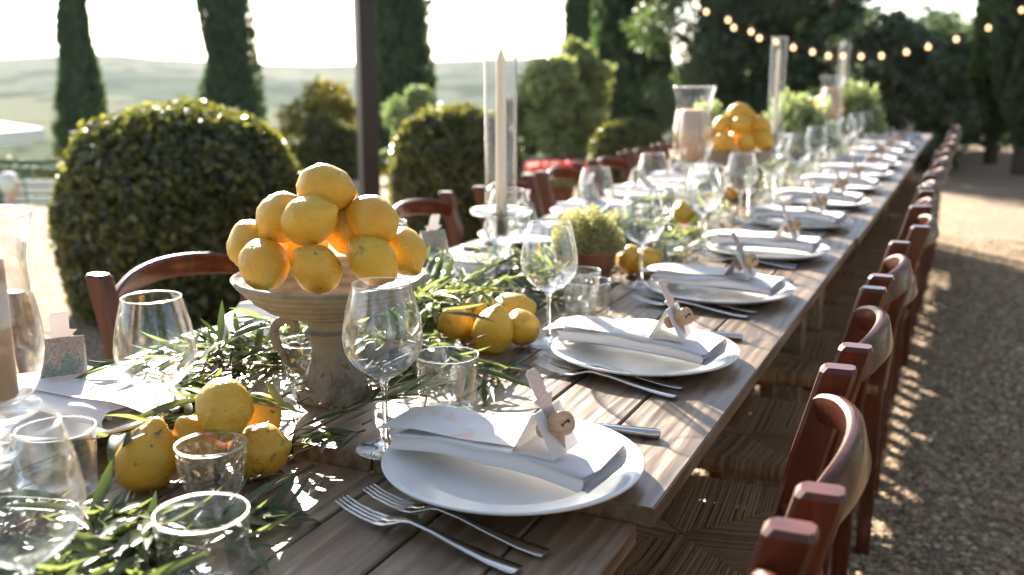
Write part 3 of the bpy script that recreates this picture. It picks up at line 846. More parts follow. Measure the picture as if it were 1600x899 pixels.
# ------------------------------------------------------------------ string lights
def string_lights():
    pts = [(1040, -22), (1087, 7), (1104, 18), (1138, 31), (1147, 43), (1174, 49), (1187, 59), (1213, 65), (1240, 74), (1270, 81), (1295, 87), (1318, 87), (1346, 88), (1378, 87), (1417, 81), (1451, 73), (1495, 61), (1545, 43), (1597, 15), (1640, -12)]
    v0 = 10.8
    t0 = ond(1340, 88, v0)
    t = thing('string_lights', 'string of warm glowing bulbs hanging across the dark trees', 'string lights', (t0.x, t0.y, t0.z))
    W3 = [ond(x, y - 5, v0) - t0 for x, y in pts]
    fine = []
    for a, b in zip(W3, W3[1:]):
        for q in range(3): fine.append(a.lerp(b, q / 3) - Vector((0, 0, .006 * math.sin(PI * q / 3))))
    fine.append(W3[-1])
    obj('cable', MB().tube(fine, .008, 5).mesh('cable', M['cable']), t)
    bm_ = MB().lathe([(0, -.062), (.014, -.058), (.022, -.044), (.022, -.034), (.012, -.018), (.011, -.010), (0, -.010)], 12).mesh('bulb', M['bulb'])
    sk = MB().lathe([(0, -.012), (.013, -.012), (.013, .010), (.008, .016), (0, .016)], 10).mesh('socket', M['cable'])
    for w_ in W3[1:-1]:
        s = obj('socket', sk, t, w_)
        obj('bulb', bm_, s)
string_lights()
# the two posts that carry the cable
# ------------------------------------------------------------------ tables
TZ = .75; TZ1 = .73
def table(label, x0, x1, y0, y1, top, n):
    cx, cy = (x0 + x1) / 2, (y0 + y1) / 2; L = y1 - y0; w = (x1 - x0) / n
    t = thing('wooden_table', label, 'table', (cx, cy, 0), 0, 'long tables set end to end')
    th = .023
    for i in range(n):
        ww = w - .0035
        x = x0 + w * (i + .5) - cx; dz = rng.uniform(-.0009, .0)
        b = MB(); ns = 14
        path = [(0, -L / 2 + rng.uniform(0, .004) + (L - .004) * j / ns, 0) for j in range(ns + 1)]
        dims = [(ww * (1 - .004 * rng.random()), th) for _ in path]
        b.sweep(path, dims, (1, 0, 0), (0, 0, 1), ch=.0022)
        obj('plank', b.mesh('plank', M['table'], False), t, (x, 0, top - th / 2 + dz))
    for s in (-1, 1):
        obj('apron', MB().cbox((s * ((x1 - x0) / 2 - .09), 0, top - th - .031), (.022, L - .2, .058), .002).mesh('apron', M['table'], False), t)
        obj('apron', MB().cbox((0, s * (L / 2 - .085), top - th - .033), (x1 - x0 - .21, .022, .055), .002).mesh('apron', M['table'], False), t)
        for q in (-1, 1):
            obj('leg', MB().cbox((s * ((x1 - x0) / 2 - .14), q * (L / 2 - .14), (top - th) / 2 - .001), (.07, .07, top - th - .004), .004).mesh('leg', M['table'], False), t)
    return t
table('nearest plank table, slightly lower and stepped inward at its right corner', -1.25, -.296, -.95, .972, TZ1, 9)
table('second plank table under the first lemon bowl and the nearest plates', -1.245, -.279, .976, 2.92, TZ, 8)
table('third plank table carrying the second lemon bowl', -1.25, -.272, 2.926, 5.45, TZ, 8)
table('farthest plank table ending before the evergreen trees', -1.262, -.285, 5.456, 7.98, TZ, 8)

# ------------------------------------------------------------------ chairs
def seat_mesh():
    b = MB(); hw = .205; hd = .20; nc = 62
    for side in range(4):
        ax = side * PI / 2; c_, s_ = math.cos(ax), math.sin(ax)
        half = (hd if side % 2 == 0 else hw); ext = (hw if side % 2 == 0 else hd)   # cords run out to 'ext', spread over 'half'
        for i in range(nc):
            t = (i + .5) / nc * 2 - 1
            off = t * half; inner = abs(t) * ext
            wd = 2 * half / nc * .5
            pts = []
            for q in range(4):
                f = q / 3; d = inner + (ext - inner) * f
                z = .452 + .010 * (d / ext) ** 3 - .010 * (1 - abs(t)) * (1 - f) * .8 - .006 * (1 - d / ext)
                pts.append((d, z))
            pts += [(ext + .012, .456), (ext + .018, .444), (ext + .012, .430), (ext - .02, .426)]
            vs = []
            jit = rng.uniform(-.0006, .0006); bow_ = rng.uniform(-.0016, .0016)
            for (d, z) in pts:
                for (o_, zz) in ((-wd, -.0020), (-wd * .4, .0009), (wd * .4, .0009), (wd, -.0020)):
                    if d > ext: r = (d - ext, z - .442); n_ = 1 + zz / .02; dd, z2 = ext + r[0] * n_, .442 + r[1] * n_
                    else: dd, z2 = d, z + zz * (1 if z > .435 else -1)
                    x, y = dd, off + o_ + jit + bow_ * math.sin(dd / ext * PI)
                    vs.append((x * c_ - y * s_, x * s_ + y * c_, z2))
            fs = [(k * 4 + m, k * 4 + m + 1, (k + 1) * 4 + m + 1, (k + 1) * 4 + m) for k in range(len(pts) - 1) for m in range(3)]
            b.add(vs, [f[::-1] for f in fs])
    return b.mesh('rush_seat', M['rush'])

def make_chair():
    """seated person faces -X; the back is at +X"""
    t = thing('rush_chair', 'chair', 'chair')
    obj('rush_seat', seat_mesh(), t)
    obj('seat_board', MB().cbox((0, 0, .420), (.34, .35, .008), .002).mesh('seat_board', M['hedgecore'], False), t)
    for s in (-1, 1):
        y = s * .197
        path = [(.20, y, .0), (.197, y, .25), (.197, y, .45), (.213, y, .60), (.243, y, .74), (.270, y, .847), (.2715, y, .853)]
        dims = [(.034, .028), (.042, .030), (.046, .032), (.046, .032), (.045, .032), (.044, .032), (.037, .025)]
        obj('back_post', MB().sweep(path, dims, (1, 0, 0), (0, 1, 0), ch=.005).mesh('back_post', M['chair'], True, 25), t)
        obj('front_leg', MB().sweep([(-.185, y, 0), (-.185, y, .30), (-.185, y, .447)], [(.030, .030), (.036, .036), (.036, .036)], (1, 0, 0), (0, 1, 0), ch=.006).mesh('front_leg', M['chair'], True, 25), t)
        for z in (.17, .30):
            obj('stretcher', MB().tube([(-.17, y, z), (.185, y, z)], .010, 8).mesh('stretcher', M['chair']), t)
    for x, z in ((-.185, .22), (-.185, .34), (.197, .25)):
        obj('stretcher', MB().tube([(x, -.185, z), (x, .185, z)], .010, 8).mesh('stretcher', M['chair']), t)
    def rail(zc, xc, hgt, arch, bow):
        n = 20; path = []; dims = []
        for i in range(n + 1):
            f = i / n * 2 - 1; y = f * .186
            g = 1 - f * f
            path.append((xc + bow * g, y, zc + arch * (g ** .8)))
            dims.append((.019, hgt * (.78 + .22 * min(1, g * 1.6))))
        return MB().sweep(path, dims, (1, 0, 0), (-.24, 0, .97), ch=.006)
    obj('top_rail', rail(.797, .253, .049, .028, .047).mesh('top_rail', M['chair'], True, 40), t)
    obj('lower_rail', rail(.650, .221, .046, .020, .040).mesh('lower_rail', M['chair'], True, 40), t)
    return t

ORD = ['zeroth', 'first', 'second', 'third', 'fourth', 'fifth', 'sixth', 'seventh', 'eighth', 'ninth', 'tenth', 'eleventh', 'twelfth', 'thirteenth', 'fourteenth']
RY = [.99 + .522 * (k - 1) for k in range(0, 14)]           # right settings, index 1..13
LY = [.925 + .522 * k for k in range(0, 13)]                # left settings
proto = make_chair()
for k in range(0, 14):
    y = 1.033 + .5165 * (k - 1) + rng.uniform(-.012, .012)
    if k == 0: y = .535
    lb = ('cherry wood chair with rush seat, ' + (ORD[k + 1] if k else 'nearest and first') + ' from the camera in the right row')
    loc = (-.400 + rng.uniform(-.008, .010), y, 0); rz = rng.uniform(-.03, .03)
    if k < 5: loc, rz = (((-.368, .565, 0), .05), ((-.382, 1.035, 0), .085), ((-.398, 1.552, 0), .036), ((-.400, 2.073, 0), -.01), ((-.375, 2.71, 0), .03))[k]
    o = proto if k == 0 else dup(proto, loc, rz)
    o.location = loc; o.rotation_euler = (0, 0, rz); o['label'] = lb; o['group'] = 'chairs along the right side of the table'
LC = [.93, 1.495, 1.99, 2.46, 3.02] + [3.02 + .522 * i for i in range(1, 9)]
for k, y in enumerate(LC):
    o = dup(proto, (-1.155 + rng.uniform(-.012, .012), y, 0), PI + rng.uniform(-.05, .05), 'cherry wood chair with rush seat, ' + ORD[k + 1] + ' from the camera in the left row')
    o['group'] = 'chairs along the left side of the table'

# ------------------------------------------------------------------ tableware prototypes
def plate_mesh():
    p = [(0, .006), (.095, .006), (.103, .0075), (.112, .011), (.140, .019), (.1515, .0235), (.1530, .0225), (.1520, .0200), (.140, .0150), (.112, .006), (.096, .0015), (.085, .0), (.080, .0025), (0, .0025)]
    return MB().lathe(p[::-1], 72).mesh('plate', M['plate'])
ME_PLATE = plate_mesh()

def napkin_mesh(seed, wide=.112, ln=.252):
    """flat folded linen: a ribbon wrapped in layers, swept along X"""
    r = random.Random(seed); th = .0035
    sec = []
    H = wide / 2
    lay = [0.0, .0075, .0150, .0225]
    def arc(cy, z0, z1, sg, n=5):
        for i in range(n + 1):
            a = -PI / 2 + PI * i / n
            sec.append((cy + sg * math.cos(a) * (z1 - z0) / 2, (z0 + z1) / 2 + math.sin(a) * (z1 - z0) / 2))
    sec.append((-H * .6, lay[0]))
    arc(H - .004, lay[0], lay[3], 1, 7)
    sec.append((0, lay[3] + .0008)); sec.append((-H * .5, lay[3]))
    arc(-H + .003, lay[3], lay[1], -1, 7)
    sec.append((0, lay[1])); 
    arc(H - .012, lay[1], lay[2], 1, 4)
    sec.append((-H * .7, lay[2]))
    n = len(sec); nx = 40; vs = []
    for i in range(nx + 1):
        f = i / nx * 2 - 1; x = f * ln / 2
        sag = -.006 * abs(f) ** 3 if True else 0
        sk = .006 * math.sin(f * 2.2 + seed) ; w_ = 1 + .03 * math.sin(f * 3 + seed)
        for j, (y, z) in enumerate(sec):
            # edge bulge and gentle creases
            e = mnoise.noise(Vector((x * 14 + seed * 3, y * 16, z * 20))) * .0055 * (z / .02) + mnoise.noise(Vector((x * 6 + seed * 7, y * 8, 3))) * .0045 * (z / .02) + .0022 * math.sin(y * 70 + x * 22 + seed) * (z / .02)
            vs.append((x + (y * .04) + mnoise.noise(Vector((seed, y * 30, z * 90))) * .004 * abs(f) ** 4, y * w_ + sk + e, z * (1.0 + .10 * (abs(f) ** 2)) + sag + e + .004))
    fs = [(i * n + j, i * n + j + 1, (i + 1) * n + j + 1, (i + 1) * n + j) for i in range(nx) for j in range(n - 1)]
    b = MB().add(vs, fs); me = b.mesh('napkin', M['linen'])
    return me
ME_NAP = [napkin_mesh(s) for s in (1, 2, 3, 4)]

def fork_mesh():
    b = MB(); X = (0, 1, 0)   # length along +X (tines at +X), width along Y
    pts = [(0, .0175, .0042, .0022), (.006, .0195, .0040, .0030), (.03, .0185, .0048, .0032), (.07, .0125, .0085, .0036), (.11, .0075, .0135, .0042), (.14, .0065, .0155, .0044), (.150, .010, .0145, .0036), (.160, .019, .011, .0028), (.172, .0245, .0072, .0022), (.184, .0250, .0058, .002)]
    b.sweep([(x, 0, z) for x, w_, z, h in pts], [(w_, h) for x, w_, z, h in pts], (0, 1, 0), (0, 0, 1), ch=.0011)
    for i in range(4):
        y = (i - 1.5) * .0066
        tp = [(.183, .0050, .0058), (.205, .0036, .0062), (.228, .0030, .0095), (.245, .0016, .0150)]
        b.sweep([(x, y * (1 - .04 * q), z) for q, (x, w_, z) in enumerate(tp)], [(w_, .0021) for x, w_, z in tp], (0, 1, 0), (0, 0, 1), ch=.0005)
    return b.mesh('fork', M['steel'], True, 50)
def knife_mesh():
    b = MB()
    pts = [(0, .010, .0095), (.004, .0145, .0115), (.05, .0135, .0105), (.09, .0105, .0095), (.100, .008, .008)]
    b.sweep([(x, 0, .0058) for x, w_, h in pts], [(w_, h) for x, w_, h in pts], (0, 1, 0), (0, 0, 1), ch=.003)
    bl = [(.099, .010, .0035), (.12, .0175, .0024), (.19, .0185, .002), (.225, .014, .0016), (.236, .004, .0012)]
    b.sweep([(x, (.0185 - w_) * .3, .0058) for x, w_, h in bl], [(w_, h) for x, w_, h in bl], (0, 1, 0), (0, 0, 1), ch=.0005)
    return b.mesh('knife', M['steel'], True, 50)
ME_FORK = fork_mesh(); ME_KNIFE = knife_mesh()

def smoothp(pts, sub=4):
    """Catmull-Rom through profile points"""
    out = []
    n = len(pts)
    for i in range(n - 1):
        p0 = pts[max(i - 1, 0)]; p1 = pts[i]; p2 = pts[i + 1]; p3 = pts[min(i + 2, n - 1)]
        for q in range(sub):
            t = q / sub
            out.append(tuple(.5 * (2 * p1[k] + (p2[k] - p0[k]) * t + (2 * p0[k] - 5 * p1[k] + 4 * p2[k] - p3[k]) * t * t + (3 * p1[k] - p0[k] - 3 * p2[k] + p3[k]) * t ** 3) for k in (0, 1)))
    out.append(pts[-1])
    return [(max(r, 0), z) for r, z in out]

def torus(r, z, m, seg=40):
    return MB().lathe([(r + m * math.cos(a), z + m * math.sin(a)) for a in [2 * PI * i / 8 for i in range(9)]], seg)

def wine_glass():
    t = thing('wine_glass', 'wine glass', 'wine glass')
    outer = smoothp([(.0045, .092), (.014, .0955), (.031, .107), (.0445, .124), (.0490, .141), (.0478, .160), (.0430, .185), (.0358, .2115)], 4)
    inner = [(r - .0012, z + (.001 if z > .15 else .0022)) for r, z in outer][::-1]
    inner = [(max(r, 0.0), z) for r, z in inner]
    rim = [(.0353, .2124)]
    prof = outer + rim + [(inner[0][0], outer[-1][1])] + inner[1:] + [(0, .0975)]
    obj('bowl', MB().lathe(prof, 40).mesh('bowl', M['glass']), t)
    obj('rim', torus(.0353, .2124, .0008).mesh('rim', M['rimglass']), t)
    foot = [(0, 0), (.0365, 0), (.0378, .0012), (.0365, .0025)] + smoothp([(.0300, .0036), (.0150, .0065), (.0060, .0125), (.0042, .022), (.0038, .055), (.0042, .082), (.0080, .0915), (.0130, .0950)], 3) + [(0, .0958)]
    obj('stem_and_foot', MB().lathe(foot, 28).mesh('stem_and_foot', M['stemglass'], True, 50), t)
    return t
def tumbler():
    t = thing('tumbler', 'tumbler', 'tumbler')
    prof = [(0, .0), (.036, 0), (.0385, .002), (.040, .03), (.0432, .084), (.0432, .0853), (.0425, .0858), (.0418, .0850), (.0390, .03), (.0368, .0095), (.030, .0075), (0, .0070)]
    obj('cup', MB().lathe(prof, 40).mesh('cup', M['tumbler'], True, 60), t)
    obj('rim', torus(.0425, .0857, .0011).mesh('rim', M['rimglass']), t)
    obj('thick_base', MB().lathe([(0, .0008), (.0355, .0008), (.037, .003), (.036, .0066), (0, .0066)], 32).mesh('thick_base', M['stemglass'], True, 50), t)
    return t
def cut_tumbler():
    t = thing('cut_glass_tumbler', 'cut tumbler', 'tumbler')
    b = MB(); seg = 36; rows = 9; vs = []; fs = []
    R0, R1, H = .027, .0385, .078
    for i in range(rows + 1):
        f = i / rows; z = .004 + f * (H - .014)
        for k in range(seg):
            a = 2 * PI * (k + (i % 2) * .5) / seg
            r = R0 + (R1 - R0) * f + (.0011 if k % 2 else -.0011)
            vs.append((r * math.cos(a), r * math.sin(a), z))
    for i in range(rows):
        for k in range(seg):
            k2 = (k + 1) % seg; a, b_, c_, d = i * seg + k, i * seg + k2, (i + 1) * seg + k2, (i + 1) * seg + k
            fs += [(a, b_, d), (b_, c_, d)] if i % 2 == 0 else [(a, b_, c_), (a, c_, d)]
    b.add(vs, fs)
    b.lathe([(.0375, H - .0105), (.0385, H - .008), (.0392, H - .001), (.0385, H), (.0372, H - .001), (.0362, H - .012), (.0250, .012), (0, .011)], seg)
    obj('cup', b.mesh('cup', M['cutglass'], False), t)
    obj('rim', torus(.0385, H, .0014, seg).mesh('rim', M['rimglass']), t)
    obj('thick_base', MB().lathe([(0, 0), (.024, 0), (.026, .003), (.0245, .0095), (0, .0100)], 24).mesh('thick_base', M['stemglass'], True, 50), t)
    return t

def card_meshes():
    L = .060; h = .048; bx = .026; th = .0007
    d = {}
    def panel(name, p0, p1, m):
        p0 = Vector((p0[0], 0, p0[1])); p1 = Vector((p1[0], 0, p1[1])); n = (p1 - p0).normalized(); w = Vector((-n.z, 0, n.x)) * th / 2
        vs = [q + s * w + Vector((0, y, 0)) for y in (-L / 2, L / 2) for q in (p0, p1) for s in (-1, 1)]
        return MB().add(vs, [(0, 2, 3, 1), (4, 5, 7, 6), (0, 1, 5, 4), (2, 6, 7, 3), (0, 4, 6, 2), (1, 3, 7, 5)]).mesh(name, m, False)
    d['inner'] = panel('map_panel', (-bx, 0), (-.0005, h), M['map'])
    d['outer'] = panel('paper_panel', (bx, 0), (.0005, h), M['paper'])
    d['base'] = panel('paper_base', (-bx + .001, .0008), (bx - .001, .0008), M['paper'])
    # arrow tag lies along the diner-side panel and sticks up past the fold
    e = Vector((-bx, 0, h)).normalized(); pn = Vector((h, 0, bx)).normalized()
    s0 = Vector((bx, 0, 0)) + pn * .0012
    out = [(0, .004), (.011, .022), (.011, .054), (.0215, .066), (.0120, .0675), (.0120, .094), (.0085, .099), (-.0085, .099), (-.0120, .095), (-.0120, .0675), (-.0215, .066), (-.011, .054), (-.011, .022)]
    vs = [s0 + e * v + Vector((0, u, 0)) + pn * s * .0005 for s in (-1, 1) for u, v in out]; n = len(out)
    fs = [tuple(range(n)), tuple(range(n, 2 * n))[::-1]] + [(i, n + i, n + (i + 1) % n, (i + 1) % n) for i in range(n)]
    d['tag'] = MB().add(vs, fs).mesh('arrow_tag', M['paper'], False)
    d['tag'].materials.append(M['mapred']); d['tag'].polygons[1].material_index = 1      # printed on the diner's side only
    rot = Vector((0, 0, 1)).rotation_difference(Vector((pn.x, -.50, pn.z))).to_matrix()
    def cyl(name, c, r, l, m):
        b = MB().lathe([(0, 0), (r - .001, 0), (r, .001), (r, l - .0012), (r - .0012, l), (r * .72, l), (r * .70, l - .0005), (0, l - .0005)], 24)
        b.v = [tuple(rot @ Vector(q) + c) for q in b.v]
        return b.mesh(name, m, True, 40)
    c0 = s0 + e * .032
    d['cork'] = cyl('wooden_dowel', c0 + pn * .001, .0136, .021, M['cork'])
    d['mark'] = None
    b = MB().box((0, 0, .0207), (.0018, .011, .0008)).box((.0016, .0045, .0207), (.0034, .003, .0008)).box((0, -.0048, .0207), (.0040, .0016, .0008))
    b.v = [tuple(rot @ Vector(q) + c0 + pn * .001) for q in b.v]
    d['mark'] = b.mesh('burnt_mark', M['ink'], False)
    d['cork2'] = MB().lathe([(0, 0), (.010, 0), (.010, .010), (0, .010)], 18)
    d['cork2'].v = [tuple(rot @ Vector(q) + Vector((-.004, .002, .020))) for q in d['cork2'].v]
    d['cork2'] = d['cork2'].mesh('wooden_dowel', M['cork'], True, 40)
    return d
CARD = card_meshes()
def place_card():
    t = thing('place_card', 'card', 'place card')
    for kx, nm in (('inner', 'map_panel'), ('outer', 'paper_panel'), ('base', 'paper_base'), ('tag', 'arrow_tag'), ('cork2', 'wooden_dowel')):
        obj(nm, CARD[kx], t)
    c = obj('wooden_dowel', CARD['cork'], t)
    obj('burnt_mark', CARD['mark'], c)
    return t

def menu_mesh():
    n = 12; vs = []; L, Wd = .215, .086
    for i in range(n + 1):
        f = i / n; x = -L / 2 + L * f
        z = .0012 - .060 * max(0, (.32 - f)) ** 1.7 + .0012 * math.sin(f * 9)
        vs += [(x, -Wd / 2, z), (x, Wd / 2, z)]
    fs = [(2 * i, 2 * i + 2, 2 * i + 3, 2 * i + 1) for i in range(n)]
    vs2 = [(x, y, z - .0006) for x, y, z in vs]
    m = len(vs)
    fs2 = [tuple(m + q for q in f[::-1]) for f in fs]
    side = [(2 * i, m + 2 * i, m + 2 * i + 2, 2 * i + 2) for i in range(n)] + [(2 * i + 1, 2 * i + 3, m + 2 * i + 3, m + 2 * i + 1) for i in range(n)] + [(0, 1, m + 1, m), (2 * n, m + 2 * n, m + 2 * n + 1, 2 * n + 1)]
    return MB().add(vs + vs2, fs + fs2 + side).mesh('menu_card', M['menu'], False)
ME_MENU = menu_mesh()

PW, PT, PC, PCARD = wine_glass(), tumbler(), cut_tumbler(), place_card()
AVOID = []
first = {'w': True, 't': True, 'c': True, 'k': True}
def put(key, proto_, loc, rz, label, group):
    if first[key]:
        o = proto_; first[key] = False; o.location = loc; o.rotation_euler = (0, 0, rz); o['label'] = label
    else: o = dup(proto_, loc, rz, label)
    o['group'] = group
    if key != 'k': AVOID.append((loc[0], loc[1], .034 if key == 'w' else .047, loc[2] + (.3 if key != 'w' else .02)))
    if key == 'w': AVOID.append((loc[0], loc[1], .05, -loc[2] - .095))
    return o

def setting(side, k, Y, xp):
    """side 'right' (diner at +X) or 'left' (diner at -X)"""
    s = 1 if side == 'right' else -1
    where = 'the %s %s place setting from the camera' % (ORD[k], side)
    xc = -.458 if s > 0 else -1.085
    rz0 = 0 if s > 0 else PI
    def L(dx, dy, dz=0, tz=None):
        y = Y + s * dy; z = (TZ if y > .974 else TZ1) if tz is None else tz
        return (xc + s * dx, y, z + dz)
    j = lambda a: rng.uniform(-a, a)
    p = L(j(.004), j(.005), 0, TZ)
    tag(obj('dinner_plate', ME_PLATE, None, p, (0, 0, j(3))), 'round white dinner plate of ' + where, 'plate', 'dinner plates')
    a = rz0 + R_(-4) + j(.05)
    tag(obj('menu_card', ME_MENU, None, (p[0] - s * .058, p[1] + s * .006, TZ + .0505), (0, R_(2) * s * 0, a + R_(6) + j(.06))), 'white menu card lying on the napkin of ' + where, 'menu card', 'menu cards')
    tag(obj('napkin', ME_NAP[k % 4], None, (p[0] - s * .008 + j(.004), p[1] - s * .006, TZ + .0215), (0, 0, a + j(.04))), 'folded white linen napkin of ' + where, 'napkin', 'napkins')
    put('k', PCARD, (p[0] + s * (.045 + j(.008)), p[1] - s * (.028 + j(.006)), TZ + .0525), (R_(-4) if s > 0 else PI - R_(30)) + j(.18), 'folded place card with arrow tag of ' + where, 'place cards with arrow tags')
    # cutlery
    for nm, d0, d1, lab in (('fork', (.098, -.128, .004), (-.142, -.092, 0), 'inner fork of '), ('fork', (.094, -.170, .004), (-.150, -.128, 0), 'outer fork of ')):
        if side == 'right' or True:
            y0 = Y + s * d0[1]
            dx, dy = d1[0] - d0[0], d1[1] - d0[1]
            an = math.atan2(s * dy, s * dx) + j(.04)
            loc = L(d0[0] + j(.006), d0[1] + j(.004), .0)
            # a fork that would bridge the joint of two tables stays on its own table
            tag(obj(nm, ME_FORK, None, loc, (0, 0, an)), 'silver ' + lab + where, nm, 'forks')
    loc = L(.122 + j(.004), .190, .0)
    tag(obj('knife', ME_KNIFE, None, loc, (0, 0, math.atan2(-s * .022, -s * .2) + j(.02))), 'silver knife of ' + where, 'knife', 'knives')
    gx = -.186 if s > 0 else -.186
    if side == 'left' and k == 1: g = (-.9, .895, TZ1)
    else: g = L(gx + j(.008), .022 + j(.012))
    put('w', PW, g, j(3), 'clear stemmed wine glass of ' + where, 'wine glasses')
    put('t', PT, L(-.163 + j(.008), .168 + j(.01)), j(3), 'plain clear tumbler of ' + where, 'plain tumblers')
    if k % 2 == 0 or k > 6:
        put('c', PC, L(-.232 + j(.01), .292 + j(.01)), j(3), 'small cut glass tumbler beyond ' + where, 'cut glass tumblers')
for k in range(1, 14): setting('right', k, RY[k], 0)
for k in range(0, 13): setting('left', k + 1, LY[k], 0)
# glasses of the place setting just outside the frame at the lower left
j = 0
put('w', PW, (-.668, .508, TZ1), 0, 'blurred wine glass at the lower left corner, closest to the camera', 'wine glasses')
put('t', PT, (-.618, .655, TZ1), 0, 'plain tumbler at the bottom edge in front of the loose lemons', 'plain tumblers')
put('c', PC, (-.742, .808, TZ1), 0, 'small cut glass tumbler beside the nearest loose lemons', 'cut glass tumblers')
put('t', PT, (-.885, .585, TZ1), 0, 'blurred tumbler at the left edge below the pillar candle vase', 'plain tumblers')

# ------------------------------------------------------------------ lemons
def lemon_mesh(seed):
    n = 22; seg = 26; vs = []; b = MB()
    prof = []
    for i in range(n + 1):
        t = i / n; a = PI * t
        r = .0335 * math.sin(a) ** .82; z = -.037 * math.cos(a)
        e = math.exp(-((t - 1) / .085) ** 2) * .0120; e0 = math.exp(-(t / .07) ** 2) * .004
        z += e - e0
        prof.append((0 if i in (0, n) else r, z))
    b.lathe(prof, seg)
    out = []
    for p in b.v:
        v = Vector(p); d = v.normalized()
        k = 1 + .09 * mnoise.noise(d * 1.4 + Vector((seed * 5, 0, 0))) + .035 * mnoise.noise(d * 5 + Vector((seed * 9, 1, 0)))
        out.append(tuple(v * k))
    b.v = out
    return b.mesh('lemon', M['lemon'])
ME_LEM = [lemon_mesh(s) for s in range(1, 6)]
def lemon(p, label, group, axis=None, size=1.0, i=[0]):
    i[0] += 1
    ax = Vector(axis).normalized() if axis else Vector((rng.uniform(-1, 1), rng.uniform(-1, 1), rng.uniform(-.4, .4))).normalized()
    q = Vector((0, 0, 1)).rotation_difference(ax)
    AVOID.append((p[0], p[1], .038, p[2] + .02)); AVOID.append((p[0] - HEAD.x * .055, p[1] - HEAD.y * .055, .042, p[2] + .03))
    o = obj('lemon', ME_LEM[i[0] % 5], None, p, q.to_euler(), size)
    return tag(o, label, 'lemon', group)

def cam_axis(r, u, f):
    """direction from components to the viewer's right, up and away"""
    return RIGHT * r + Vector((0, 0, u)) + HEAD * f

BOWL_SLOTS = [  # u right, v toward camera, z, axis(right, up, away), words
    (-.078, .060, .206, (.3, -.5, -.9), 'front left lemon in the bottom row'),
    (-.003, .078, .203, (-.5, .7, -.6), 'front middle scarred lemon in the bottom row'),
    (.070, .060, .212, (-.7, .5, .3), 'front right lemon in the bottom row'),
    (-.110, -.002, .222, (.1, -.8, -.6), 'far left lemon at the rim'),
    (.104, -.012, .212, (.4, -.5, -.5), 'far right lemon at the rim'),
    (-.062, .016, .264, (-.6, -.6, .1), 'left lemon in the middle row'),
    (-.016, .052, .266, (.85, .4, -.4), 'centre lemon in the middle row'),
    (.066, .026, .262, (.7, -.35, -.6), 'right lemon in the middle row'),
    (.026, .004, .246, (-.3, .6, .5), 'inner lemon glimpsed between the middle ones'),
    (.0, .012, .303, (.93, -.05, -.3), 'topmost lemon of the pile'),
    (-.050, -.068, .210, (.5, .2, .8), 'lemon at the back left of the pile'),
    (.040, -.070, .212, (-.5, .3, .8), 'lemon at the back right of the pile')]

def bowl(x, y, rz, words, scale=1.0, tilt=0):
    t = thing('footed_bowl', words, 'bowl', (x, y, TZ), rz, 'footed stone bowls')
    def ridge(a, r, z): return 1 + .010 * math.sin(z * 520) * (1 if .118 < z < .172 else 0)
    prof = [(0, 0), (.053, 0), (.055, .006), (.052, .014), (.044, .028), (.036, .045), (.031, .060), (.033, .066), (.030, .072), (.032, .086), (.040, .096), (.042, .100), (.034, .104), (.038, .117), (.058, .127)]
    out2 = [(.058 + (.136 - .058) * f ** .8, .126 + .050 * f ** 1.5) for f in [i / 12 for i in range(1, 13)]]
    inner = [(.1375, .1795), (.135, .181), (.131, .178), (.110, .162), (.080, .148), (.04, .139), (0, .137)]
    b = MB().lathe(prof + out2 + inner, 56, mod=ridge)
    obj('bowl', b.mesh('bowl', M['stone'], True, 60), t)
    for s in (-1, 1):
        path = []
        for i in range(9):   # upper curl
            a = -PI * .9 + i / 8 * 4.3
            path.append((0, 0))
        up = [(.060, .104), (.053, .112), (.046, .107), (.047, .098), (.054, .096)]
        pts = [(.061, .101), (.056, .098), (.053, .104), (.058, .1115), (.068, .114), (.079, .108), (.084, .095), (.081, .079), (.071, .067), (.058, .061), (.051, .066), (.053, .074), (.060, .074)]
        pts2 = [(.074, .066), (.064, .052), (.052, .040), (.044, .034)]
        h = MB().tube([(s * a, 0, c) for a, c in smoothp(pts, 3)], .0072, 8)
        h.tube([(s * a, 0, c) for a, c in smoothp(pts2, 3)], [.0076 - .0002 * i for i in range(10)], 8)
        obj('handle', h.mesh('handle', M['stone']), t)
    if scale != 1: t.scale = (scale,) * 3
    return t
def fill_bowl(x, y, which, scale=1.0, slots=None, rot=0.0):
    c = Vector((x, y, TZ)); m = Matrix.Rotation(rot, 3, 'Z')
    for u, v, z, ax, w in (slots or BOWL_SLOTS):
        off = m @ (RIGHT * u * scale - HEAD * v * scale)
        lemon(c + off + Vector((0, 0, z * scale)), 'yellow %s in the %s' % (w, which), 'lemons piled in footed bowls', m @ cam_axis(*ax), scale * (1.06 if 'top' in w else 1.0) * rng.uniform(.93, 1.02))
BX, BY = -.815, 1.150
bowl(BX, BY, YAW, 'ridged beige stone footed bowl with scroll handles, nearest and piled with lemons')
fill_bowl(BX, BY, 'nearest footed bowl')
B2X, B2Y = -.775, 3.61
bowl(B2X, B2Y, YAW - .2, 'stone footed bowl with lemons behind the second pillar candle vase', 1.03)
fill_bowl(B2X, B2Y, 'second footed bowl', 1.03, rot=.2)
B3 = (-.88, 6.85)
bowl(B3[0], B3[1], YAW + .3, 'farthest stone footed bowl with lemons near the table end', 1.0)
fill_bowl(B3[0], B3[1], 'farthest footed bowl', 1.0, rot=-.5)

